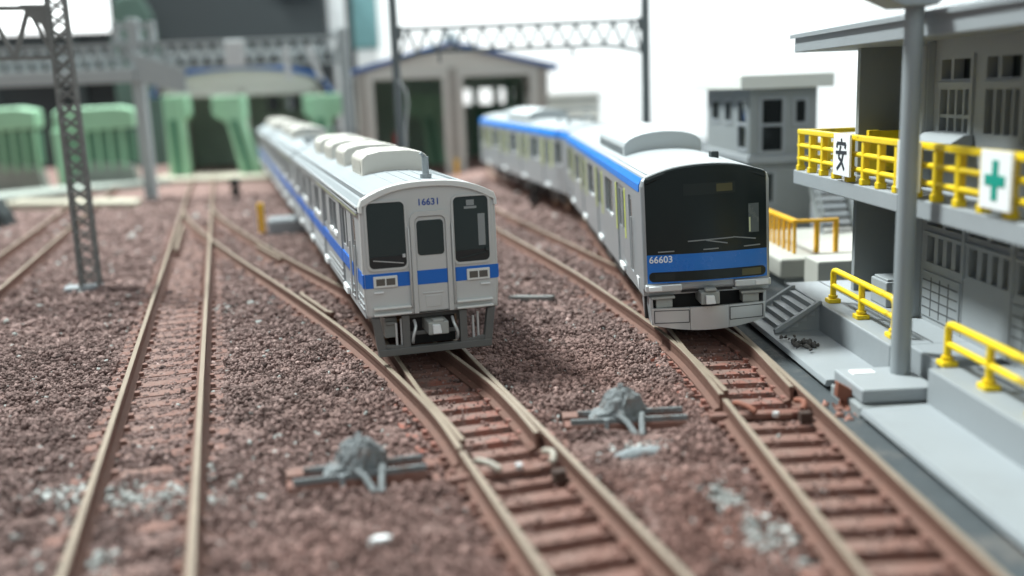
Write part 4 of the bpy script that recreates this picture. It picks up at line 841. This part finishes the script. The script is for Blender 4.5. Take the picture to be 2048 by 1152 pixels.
for (x0, x1, z0, z1, mid) in ((2.4, 7.0, 18.7, 29.6, 24.2), (9.4, 11.8, 24.4, 29.2, None)):
    k = MB(); k.wall((0, -.25, 0), (1, 0, 0), (0, 1, 0), (x0 - .5, x1 + .5), (z0 - .5, z1 + .5), [(x0 + .2, x1 - .2, z0 + .2, (mid - .3) if mid else z1 - .2)] + ([(x0 + .2, x1 - .2, mid + .3, z1 - .2)] if mid else []), .6); wf = k.build('window_frame', 'grey_light', hut)
    k = MB(); k.box(x0 - .1, x1 + .1, .3, .42, z0 - .1, z1 + .1); k.build('pane', 'glass', wf)
k = MB(); k.wall((.9, .65, 0), (1, 0, 0), (0, 1, 0), (2.3, 5.1), (7.5, 14.9), [(3.0, 4.4, 8.2, 14.2)], .4); wf = k.build('window_frame', 'grey_light', hut); k = MB(); k.box(3.7, 5.5, 1.2, 1.3, 8, 14.4); k.build('pane', 'pane', wf)
for a, c, z0, z1 in ((1.8, 8.8, 19, 29.4), (13.8, 19.8, 24.5, 29.2), (24.8, 31.8, 24.5, 29.2)):
    k = MB(); k.wall((-.2, 0, 0), (0, 1, 0), (1, 0, 0), (a - .4, c + .4), (z0 - .4, z1 + .4), [(a + .3, c - .3, z0 + .3, z1 - .3)] if z1 - z0 < 6 else [(a + .3, c - .3, z0 + .3, 24), (a + .3, c - .3, 24.6, z1 - .3)], .5); wf = k.build('window_frame', 'grey_light', hut); k = MB(); k.box(.35, .45, a, c, z0, z1); k.build('pane', 'glass', wf)
t = thing('outside_stair', 'dark steep outside stair with grey stringers beside the grey hut', 'stairs', B(13.2, 78), TB)
for i in range(9): k = MB(); k.box(0, 6.5, -i * 1.0, -i * 1.0 + 1.5, 14.4 - i * 1.45, 14.9 - i * 1.45); k.build('tread', 'stair_dark', t)
k = MB(); k.bar((-.2, 1.5, 15.6), (-.2, -8.6, 2.2), .5, 1.6); k.bar((6.7, 1.5, 15.6), (6.7, -8.6, 2.2), .5, 1.6); k.build('stringer', 'grey_wall', t)
k = MB(); k.bar((-.2, 1.5, 20.6), (-.2, -8.6, 7.2), .4); k.bar((6.7, 1.5, 20.6), (6.7, -8.6, 7.2), .4)
for x in (-.2, 6.7): k.bar((x, 1.0, 14.8), (x, 1.0, 20.2), .4); k.bar((x, -8.0, -2.4), (x, -8.0, 7.8), .4)
k.build('stair_rail', 'grey_wall', t)

# ------------------------------------------------------------------ switch stands
def stand(label, loc, rz, dome_shift=0):
    t = thing('switch_stand', label, 'switch stand', loc, rz, 'switch stands beside the turnouts')
    for y in (-1.1, 1.9): k = MB(); k.box(-6.6, 6.4, y - .95, y + .95, -3.4, -1.75); k.build('long_sleeper', 'sleeper', t, .12)
    for y0, y1, x0 in ((-1.75, -1.35, -6.0), (.9, 1.3, -5.0)): k = MB(); k.box(x0, 6.4, y0, y1, -1.75, -1.2); k.build('slide_bar', 'grey_rough', t, .06)
    k = MB(); n = 28; prof = [(2.35, -1.8), (2.3, -.9), (2.1, -.2), (1.8, .5), (1.35, 1.0), (.8, 1.35), (.35, 1.5), (.02, 1.55)]; vs = []
    for j, (r, z) in enumerate(prof):
        for i in range(n):
            a = 2 * math.pi * i / n; rr = r * (1 + .14 * math.sin(3 * a + 1) + .06 * math.sin(7 * a + j) + random.uniform(-.05, .05)); vs.append((dome_shift + rr * math.cos(a), .4 + rr * .85 * math.sin(a), z + (.16 * math.sin(5 * a + j) + random.uniform(-.1, .1)) * (r / 2.4)))
    vs = [(x_ + random.gauss(0, .07), y_ + random.gauss(0, .07), z_ + random.gauss(0, .09)) for x_, y_, z_ in vs]
    k.add(vs, [(j * n + i, j * n + (i + 1) % n, (j + 1) * n + (i + 1) % n, (j + 1) * n + i) for j in range(len(prof) - 1) for i in range(n)], 0, False); k.build('weight_dome', 'grey_rough', t)
    k = MB(); k.prism([(dome_shift - 3.6, -1.75), (dome_shift - 1.2, -1.75), (dome_shift - 1.4, -.6), (dome_shift - 2.8, -.95)], (-1.2, 1.4)); k.build('wing', 'grey_rough', t, .25)
    k = MB(); k.bar((dome_shift - .2, -2.0, -.9), (dome_shift + .1, .9, 1.75), .6, .45); k.build('lever', 'grey_rough', t, .12)
    for a, c in (((dome_shift - .5, -1.7, -.9), (dome_shift + .9, -4.6, -2.2)), ((dome_shift + 2.0, -1.6, -.9), (dome_shift + 1.5, -4.8, -2.2))):
        k = MB(); k.tube([a, ((a[0] + c[0]) / 2, (a[1] + c[1]) / 2 + .3, (a[2] + c[2]) / 2 + .25), c], .33, 8); k.build('throw_rod', 'grey_rough', t)
    k = MB(); k.box(dome_shift - 2.1, dome_shift - 1.6, -2.1, -1.7, -2.8, -1.2); k.build('bracket', 'grey_metal', t, .05)
stand('grey domed switch stand on long sleepers, beside the grey train track', (-15.3, 88.0, 0), R(13), .3)
stand('grey domed switch stand on long sleepers, beside the silver train track', (11.6, 100.6, 0), R(1.5), -.4)
t = thing('concrete_lump', 'small grey rough lump lying in front of the silver train switch stand', 'stone', (11.9, 90.2, -1.7), .1)
k = MB(); vs = []; n = 14
for r, z in ((2.1, -.8), (2.0, -.1), (1.3, .3), (.5, .45)):
    for i in range(n): a = 2 * math.pi * i / n; q = r * (1 + .18 * math.sin(2 * a + 1) + .1 * math.sin(5 * a)); vs.append((q * 1.15 * math.cos(a), q * .5 * math.sin(a), z + .08 * math.sin(4 * a)))
k.add(vs, [(j * n + i, j * n + (i + 1) % n, (j + 1) * n + (i + 1) % n, (j + 1) * n + i) for j in range(3) for i in range(n)] + [tuple(range(3 * n, 4 * n))], 0, True); k.build('lump', 'grey_metal', t)
t = thing('paper_flake', 'tiny white flake lying on the ballast between two tracks', 'flake', (-11.2, 72.3, -1.35), .3)
k = MB(); k.prism([(-.9, -.15), (-.3, .35), (.5, .3), (1.0, -.2), (.1, -.4)], (0, .25), a=(1, 0, 0), b=(0, 1, 0), d=(0, 0, 1)); k.build('flake', 'white', t)
t = thing('dark_scrap', 'small dark plastic scrap on the ballast between the two trains', 'scrap', (3.2, 163, -1.5), -.2)
k = MB(); k.prism([(-4, -.3), (-2.5, .8), (1, .5), (4, .9), (3.6, -.4), (0, -.7)], (-.4, .45), a=(1, 0, 0), b=(0, 1, 0), d=(0, 0, 1)); k.build('scrap', 'lattice', t, .15)
t = thing('black_scrap', 'black scrap on the ballast in front of the grey lump', 'scrap', (14.6, 79.6, -1.6), .25)
k = MB(); k.prism([(-1.6, -.2), (-.4, .3), (1.5, .55), (1.3, -.2), (.2, -.45)], (-.3, .55), a=(1, 0, 0), b=(0, 1, 0), d=(0, 0, 1)); k.build('scrap', 'black', t, .1)

# ------------------------------------------------------------------ lattice gantries
def lattice_post(parent, x, y, z0, z1, w0, w1, mk, pitch=2.2, th=.35):
    k = MB(); wz = lambda z: w0 + (w1 - w0) * (z - z0) / (z1 - z0)
    for sx in (-1, 1):
        for sy in (-1, 1): k.bar((x + sx * w0 / 2, y + sy * w0 / 2, z0), (x + sx * w1 / 2, y + sy * w1 / 2, z1), th * 1.5)
    k.build('post_leg', mk, parent)
    k = MB(); z = z0 + .6; i = 0
    while z < z1 - pitch:
        a = wz(z) / 2; b = wz(z + pitch) / 2
        for s in (-1, 1):
            k.bar((x - a, y + s * a, z), (x + b, y + s * b, z + pitch), th * .8); k.bar((x + a, y + s * a, z), (x - b, y + s * b, z + pitch), th * .8)
            k.bar((x + s * a, y - a, z), (x + s * b, y + b, z + pitch), th * .8); k.bar((x + s * a, y + a, z), (x + s * b, y - b, z + pitch), th * .8)
        z += pitch; i += 1
    k.build('lacing', mk, parent)
def truss(parent, p, q, h, depth, n, mk, th=.5, haunch=0):
    p = Vector(p); q = Vector(q); d = (q - p); side = Vector((-d.y, d.x, 0)).normalized() * depth / 2
    for s in (-1, 1):
        o = side * s; k = MB(); k.bar(p + o + Vector((0, 0, h)), q + o + Vector((0, 0, h)), th); k.build('top_chord', mk, parent)
        low = lambda t_: p + d * t_ + o + Vector((0, 0, -haunch * (max(0, .12 - t_) / .12 + max(0, t_ - .88) / .12)))
        k = MB(); 
        for i in range(n): k.bar(low(i / n), low((i + 1) / n), th)
        k.build('bottom_chord', mk, parent)
        k = MB()
        for i in range(n):
            k.bar(low(i / n), p + d * ((i + .5) / n) + o + Vector((0, 0, h)), th * .75); k.bar(p + d * ((i + .5) / n) + o + Vector((0, 0, h)), low((i + 1) / n), th * .75)
        k.build('web_bar', mk, parent)
    k = MB()
    for i in range(n + 1): c = p + d * (i / n); k.bar(c - side, c + side, th * .7); k.bar(c - side + Vector((0, 0, h)), c + side + Vector((0, 0, h)), th * .7)
    k.build('cross_bar', mk, parent)
g = thing('catenary_gantry', 'dark lattice post with truss beam standing by the far-left ballast', 'gantry', (-82.9, 190.7, 0), R(15.8), 'lattice gantries over the tracks')
lattice_post(g, 0, 0, -1.4, 60, 3.3, 3.0, 'lattice', 2.7, .42)
truss(g, (-1.5, 0, 42.5), (-62, 0, 42.5), 9.0, 2.2, 9, 'lattice', .62, 0)
k = MB(); 
for s in (-1.1, 1.1): k.prism([(-1.4, 52.0), (-6.2, 52.0), (-4.6, 49.6), (-2.8, 48.4), (-2.2, 46.0), (-1.4, 45.0)], (s - .2, s + .2))
k.build('gusset', 'lattice', g)
lattice_post(g, -64, 0, -1.4, 60, 3.3, 3.0, 'lattice', 2.7, .42)
k = MB(); k.box(-4.8, 2.2, -2.0, 2.0, -2.6, -1.3); k.build('footing', 'grey_light', g, .1)
g = thing('catenary_gantry', 'grey gantry with zigzag truss crossing in front of the right-hand shed', 'gantry', (0, 0, 0), 0, 'lattice gantries over the tracks')
GY = 262
for x in (-27.9, 37.0): k = MB(); k.box(x - 1.0, x + 1.0, GY - .9, GY + .9, -2.6, 62); k.build('post', 'lattice_mid', g, .2)
truss(g, (-26.9, GY, 43.8), (36.0, GY, 43.8), 5.9, .4, 13, 'lattice_mid', .72, 1.8)
for x in (-26.8, 35.9): k = MB(); k.box(x - .9, x + .9, GY - .8, GY + .8, 47.2, 50.4); k.build('gusset', 'lattice_mid', g)
for x in (18, -16.5): k = MB(); k.bar((x, GY, 43.8), (x, GY, 41.0), .6); k.build('hanger', 'lattice_mid', g)
k = MB(); k.tube([(-27.5, GY - 1.2, 37), (-25.6, GY - 1.4, 34.5), (-25.2, GY - 1.4, 31), (-26.2, GY - 1.4, 25), (-26.4, GY - 1.2, 18)], .28, 6); k.build('cable', 'soft_grey', g)
g = thing('catenary_gantry', 'blurred grey gantry with cross arms in front of the blue roofed shed', 'gantry', (0, 0, 0), 0, 'lattice gantries over the tracks')
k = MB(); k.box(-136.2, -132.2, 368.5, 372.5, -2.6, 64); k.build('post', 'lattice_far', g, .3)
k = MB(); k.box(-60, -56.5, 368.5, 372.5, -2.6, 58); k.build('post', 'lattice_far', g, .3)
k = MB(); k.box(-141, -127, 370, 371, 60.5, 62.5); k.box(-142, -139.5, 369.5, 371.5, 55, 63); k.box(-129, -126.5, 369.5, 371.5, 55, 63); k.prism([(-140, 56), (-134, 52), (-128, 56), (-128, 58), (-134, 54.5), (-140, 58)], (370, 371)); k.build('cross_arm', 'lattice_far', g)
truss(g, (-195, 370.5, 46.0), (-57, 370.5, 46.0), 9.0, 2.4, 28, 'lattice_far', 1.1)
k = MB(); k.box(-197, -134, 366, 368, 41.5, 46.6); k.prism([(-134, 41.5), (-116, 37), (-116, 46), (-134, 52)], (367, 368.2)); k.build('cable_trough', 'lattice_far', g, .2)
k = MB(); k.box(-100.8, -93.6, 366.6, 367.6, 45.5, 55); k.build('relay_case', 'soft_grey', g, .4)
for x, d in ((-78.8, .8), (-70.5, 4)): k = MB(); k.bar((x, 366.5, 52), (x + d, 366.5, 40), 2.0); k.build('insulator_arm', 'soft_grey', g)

# ------------------------------------------------------------------ sheds
def shed(label, loc, rz, W, Hh, apex, L, doors, arch=False, mk='shed'):
    t = thing('engine_shed', label, 'shed', loc, rz, 'engine sheds at the end of the tracks')
    gab = [(-W / 2, Hh), (W / 2, Hh)] + [(W / 2 * math.cos(math.pi * i / 10), Hh + (apex - Hh) * (math.sin(math.pi * i / 10) ** .8 if arch else 1 - abs(math.cos(math.pi * i / 10)))) for i in range(1, 10)]
    k = MB(); k.wall((0, 0, 0), (1, 0, 0), (0, 1, 0), (-W / 2, W / 2), (-2.4, Hh), [(a, b, -3, c) for a, b, c in doors], 2.5); k.prism(gab, (0, 2.5)); k.build('front_wall', mk, t)
    k = MB()
    for a, b, c in doors: k.box(a - 2.2, a, -.8, .2, -2.4, c + 2.2); k.box(b, b + 2.2, -.8, .2, -2.4, c + 2.2); k.box(a, b, -.8, .2, c, c + 2.2)
    k.build('door_frame', 'shed_trim', t, .2)
    for x in [-W / 2 + 2.4] + [(doors[i][1] + doors[i + 1][0]) / 2 for i in range(len(doors) - 1)] + [W / 2 - 2.4]: k = MB(); k.box(x - 1.7, x + 1.7, -1.4, -.1, -2.4, Hh + 1.5); k.build('column', 'shed_dark', t, .3)
    hs = [(10 + 18 * i, 22 + 18 * i, 20, 32) for i in range(int((L - 10) / 18))]
    k = MB(); k.wall((-W / 2, 2.5, 0), (0, 1, 0), (1, 0, 0), (0, L), (-2.4, Hh), hs[1:], 1.5); k.wall((W / 2, 2.5, 0), (0, 1, 0), (-1, 0, 0), (0, L), (-2.4, Hh), hs, 1.5); k.build('side_wall', mk, t)
    k = MB(); k.wall((0, L, 0), (1, 0, 0), (0, 1, 0), (-W / 2 + 1.5, W / 2 - 1.5), (-2.4, Hh), [(6 + 11 * i, 13 + 11 * i, 27, 35) for i in range(3)], 1.5); k.build('rear_wall', 'green_grey', t)
    k = MB()
    for i in range(int(L / 7)): k.box(-W / 2 - .4, -W / 2 + .1, 3 + i * 7, 4 + i * 7, -2, Hh)
    k.build('rib', mk, t)
    k = MB(); n = 10; ov = 3.5
    pts = [((W / 2 + ov) * math.cos(math.pi * i / n), Hh - .3 + (apex - Hh + .9) * (math.sin(math.pi * i / n) ** .8 if arch else 1 - abs(math.cos(math.pi * i / n)))) for i in range(n + 1)]
    k.prism(pts + [(p_[0], p_[1] + 1.5) for p_ in reversed(pts)], (-2.5, L + 4)); rf = k.build('roof', 'shed_roof', t)
    k = MB(); k.prism([(p_[0] * 1.005, p_[1] - .2) for p_ in pts] + [(p_[0] * 1.01, p_[1] + 1.7) for p_ in reversed(pts)], (-3.1, -2.4)); k.build('verge_board', 'shed_blue', rf)
    for x in (-W / 2 - ov - .8, W / 2 + ov - .4): k = MB(); k.box(x, x + 1.2, -3, L + 4, Hh - 1, Hh + 1.6); k.build('gutter', 'shed_blue', rf)
    return t
shed('grey gabled two-door shed behind the silver train', (-22.5, 438, 0), R(5), 84, 42.5, 53.3, 92, [(-34.5, -4.5, 40), (4.5, 34.0, 40)])
shed('blurred shed with arched blue edged roof behind the green portals', (-129, 494, 0), R(9), 76, 37.5, 48.5, 70, [(-34, -2, 36), (2, 34, 36)], True)
k = MB(); t = thing('roof_vent_box', 'blurred pale boxes on top of the gabled shed roof', 'vent', (-24, 470, 52), 0); k.box(-3, 3, -4, 4, -2, 9); k.build('box', 'lattice_far', t, .5); k = MB(); k.box(-11, -5, -4, 4, -2, 4); k.build('box', 'soft_grey', t, .5)

# ------------------------------------------------------------------ green structures by the sheds
def portal(label, loc, rz, top_w, lean, h=37, w_=9, mk='green'):
    t = thing('green_portal', label, 'portal', loc, rz, 'light green portals in front of the shed')
    k = MB(); k.prism([(-w_ / 2 + lean, -2.4), (w_ / 2 + lean, -2.4), (w_ / 2 * .9, h - 10), (w_ / 2 * .9, h), (-w_ / 2 * .9, h), (-w_ / 2 * .9, h - 10)], (-3, 3)); k.build('leg', mk, t, .4)
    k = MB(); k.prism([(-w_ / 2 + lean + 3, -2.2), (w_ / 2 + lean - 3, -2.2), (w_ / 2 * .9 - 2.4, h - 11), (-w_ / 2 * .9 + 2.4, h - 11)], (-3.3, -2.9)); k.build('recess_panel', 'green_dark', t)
    k = MB(); k.prism([(-top_w[0], h), (-top_w[0], h - 9), (-w_ / 2, h - 12), (w_ / 2, h - 12), (top_w[1], h - 9), (top_w[1], h)], (-2, 6)); k.build('head', mk, t, .5)
    return t
portal('upright light green portal by the blurred track end', (-154, 466, 0), 0, (4.6, 6.5), .5)
portal('leaning light green portal with a wide head beside the track end', (-126, 466, 0), 0, (10, 5), 6, 36.0)
portal('light green portal half hidden behind the grey train roof', (-88, 478, 0), 0, (8, 10), 2, 35)
portal('light green portal seen inside the gabled shed doorway', (-38, 500, 0), 0, (12, 10), 3, 33)
def girder(label, loc, rz, L, h=33):
    t = thing('green_girder', label, 'girder', loc, rz, 'light green girders beyond the far track')
    k = MB(); k.prism([(0, h - 11), (L, h - 9), (L, h - 1), (L * .8, h + .5), (3, h), (0, h - 2)], (0, 8)); k.build('beam', 'green', t, 1.2, 3)
    k = MB(); k.box(1, L - 1, 3, 7, 9, h - 10.5); k.build('web', 'green_mid', t)
    for i in range(int(L / 5)): k = MB(); k.box(2 + i * 5, 3.4 + i * 5, 1.4, 3, 6, h - 9.5); k.build('stiffener', 'green', t)
    k = MB(); k.prism([(1, -2.4), (L - 1, -2.4), (L - 3, 7), (L * .5, 10), (2, 8.5)], (2.5, 9)); k.build('footing', 'pad_grey', t, .6)
    k = MB(); k.prism([(0, -2.4), (6, -2.4), (4.6, h - 9), (-.5, h - 9)], (-1.5, 8)); k.build('end_column', 'green', t, .5); return t
girder('light green girder with a dark webbed underside between lattice post and far gantry', (-196, 432, 0), R(8), 34)
girder('light green girder cut by the picture edge, beyond the far track', (-246, 440, 0), R(-2), 40, 34)
t = thing('green_wall_panel', 'dark green panel in the right doorway of the gabled shed', 'panel', (2, 520, 0), 0)
k = MB(); k.box(-18, 18, 0, 3, -2.4, 25); k.build('panel', 'green_dark', t, .5); k = MB(); k.box(-2, 2, -1, 1, 25, 38); k.build('stud', 'green_dark', t)
t = thing('red_buffer', 'small blurred red block low in the gabled shed doorway', 'block', (-48, 445, 14), 0); k = MB(); k.prism(rrect(-2.2, 2.2, -2.5, 2.5, .8), (-2, 2)); k.build('block', 'red', t); k = MB(); k.box(-1.2, 1.2, -1, 1, -16.4, -2.4); k.build('stem', 'dark', t)
# pads and strips on the far ground
t = thing('concrete_strip', 'long pale concrete strip lying across the far tracks', 'strip', (0, 0, 0)); k = MB(); k.prism([(-182, 352), (-128, 337), (-131, 352), (-184, 372)], (-2.4, .6), a=(1, 0, 0), b=(0, 1, 0), d=(0, 0, 1)); k.build('slab', 'pad', t, .3)
t = thing('concrete_pad', 'pale tan pad at the foot of the green portals', 'pad', (0, 0, 0)); k = MB(); k.prism([(-166, 446), (-102, 442), (-98, 476), (-166, 478)], (-2.4, -.2), a=(1, 0, 0), b=(0, 1, 0), d=(0, 0, 1)); k.build('slab', 'pad', t, .3)
t = thing('concrete_strip', 'blurred pale ramp lying beyond the far track', 'strip', (0, 0, 0)); k = MB(); k.prism([(-230, 380), (-200, 372), (-150, 440), (-170, 452)], (-2.4, .4), a=(1, 0, 0), b=(0, 1, 0), d=(0, 0, 1)); k.build('slab', 'pad_grey', t, .3)
t = thing('dark_equipment', 'blurred dark lump beside the far track', 'equipment', (-157, 300, -2)); k = MB(); k.prism([(-5, 0), (5, 0), (4, 4), (1, 9), (-4, 8)], (-4, 4)); k.build('body', 'dark', t, .8); k = MB(); k.cyl((-2, -4.4, 3), (-2, 4.4, 3), 2, n=10); k.build('wheel', 'dark', t)
def dwarf(label, loc):
    t = thing('dwarf_signal', label, 'signal', loc, 0, 'black dwarf signals on the ballast')
    k = MB(); k.cyl((0, -1.2, 6.6), (0, 1, 6.6), 1.7, n=16); k.cyl((0, -1.2, 3.4), (0, 1, 3.4), 1.6, n=16); k.box(-.9, .9, -1, .9, 3.4, 6.6); k.build('head', 'black', t); k = MB(); k.box(-1.3, 1.3, -1.3, 1.3, -1, .4); k.box(-.4, .4, -.4, .4, 0, 2.4); k.build('foot', 'dark', t, .1)
    for z in (6.6, 3.4): k = MB(); k.cyl((0, -1.35, z), (0, -1.15, z), .8, n=12); k.build('lens', 'lamp_lens', t)
dwarf('black two-lamp dwarf signal at the far end of the lattice-post track', (-96, 347, -1.4)); dwarf('black two-lamp dwarf signal between the two trains', (7.4, 284, -1.2))
t = thing('signal_cabinet', 'low pale grey box on the ballast beside the grey train', 'cabinet', (-57.5, 262, 0), R(13)); k = MB(); k.box(-7, 7, -4.5, 4.5, -1.8, 1.9); k.build('body', 'grey_light', t, .3); k = MB(); k.box(-6.5, 6.5, -4, 4, 1.9, 2.3); k.build('lid', 'grey_light', t, .15)
def marker(label, loc, h): 
    t = thing('marker_post', label, 'post', loc, 0, 'orange marker posts on the ballast'); k = MB(); k.box(-.75, .75, -.6, .6, -2.2, h); k.build('post', 'orange', t, .15); k = MB(); k.box(-.8, .8, -.65, .65, h - 1.2, h - .6); k.build('band', 'yellow', t)
marker('orange marker post standing against the low pale grey box', (-65.6, 259, 0), 6.6); marker('orange marker post at the foot of the gabled shed', (-21.5, 420, 0), 5.5)

# ------------------------------------------------------------------ background
mb = MB(); mb.box(-84, 700, 640, 650, -60, 520); tag(mb.build('wall', 'wall_white'), kind='structure')
mb = MB(); mb.box(-700, -84.5, 700, 710, -60, 520); tag(mb.build('rear_wall', 'backdrop'), kind='structure')
t = thing('dark_cabinet', 'blurred black cabinet behind the blue edged shed', 'cabinet', (-190, 600, 0)); k = MB(); k.box(-150, 88, 0, 60, -30, 61); k.build('body', 'backdrop', t, 1); k = MB(); k.box(-150, 86, -1, 40, 66, 98); k.build('upper_door', 'backdrop', t, 1)
t = thing('bright_screen', 'blurred glowing white screen behind the lattice post truss', 'screen', (-262, 590, 0), R(4)); k = MB(); k.box(-60, 34, 0, 4, 76, 130); k.build('face', 'screen', t, 1); k = MB(); k.box(-40, -36, 4, 8, -30, 78); k.box(10, 14, 4, 8, -30, 78); k.build('stand', 'dark', t)
t = thing('pale_box', 'blurred pale upright box at the edge of the white wall', 'box', (-108, 610, 0), R(6)); k = MB(); k.box(-3, 14, 0, 14, -6.2, 110); k.build('body', 'soft_grey', t, 1); k = MB(); k.box(-2, 13, -.5, .5, 70, 72); k.build('seam', 'lattice_far', t)
t = thing('teal_folder', 'blurred teal upright board against the white wall', 'board', (-84.5, 622, 0), 0); k = MB(); k.box(-7, 8, 0, 8, 62, 120); k.build('face', 'teal', t, 1); k = MB(); k.box(-6, 7, 1, 7, -6.2, 62); k.build('back', 'soft_grey', t)
t = thing('grey_ledge', 'blurred low grey block behind the gabled shed', 'block', (38, 545, 0), 0); k = MB(); k.box(-16, 14, 0, 20, -6, 29); k.build('block', 'shed', t, 1); k = MB(); k.box(-17, 15, -1, 21, 29, 31); k.build('cap', 'shed_trim', t)

t = thing('pale_blue_box', 'blurred pale blue box on top of the dark cabinet', 'box', (-118, 596, 0), 0); k = MB(); k.box(-14, 10, 0, 12, 98, 116); k.build('body', 'shed_roof', t, 1); k = MB(); k.box(-14.2, 10.2, -.2, 12.2, 95.5, 98); k.build('base', 'blue_roof', t)
t = thing('dark_green_bag', 'blurred dark green bag standing between the white screen and the black cabinet', 'bag', (-212, 584, 0), R(8)); k = MB(); k.prism([(-14, -6.2), (14, -6.2), (13, 60), (11, 84), (5, 96), (-9, 94), (-13, 70)], (0, 10)); k.build('body', 'bag_green', t, 1.5); k = MB(); k.tube([(-6, 5, 92), (-4, 5, 104), (3, 5, 104), (4, 5, 93)], 1.2, 8); k.build('handle', 'dark', t)
t = thing('shelf_edge', 'blurred thin grey shelf crossing the black cabinet front', 'shelf', (-190, 592, 0), 0); k = MB(); k.box(-90, 84, 0, 6, 60, 62.5); k.build('board', 'lattice_far', t); k = MB(); k.box(-20, -17, 0, 6, -6, 60); k.box(60, 63, 0, 6, -6, 60); k.build('upright', 'lattice_mid', t)
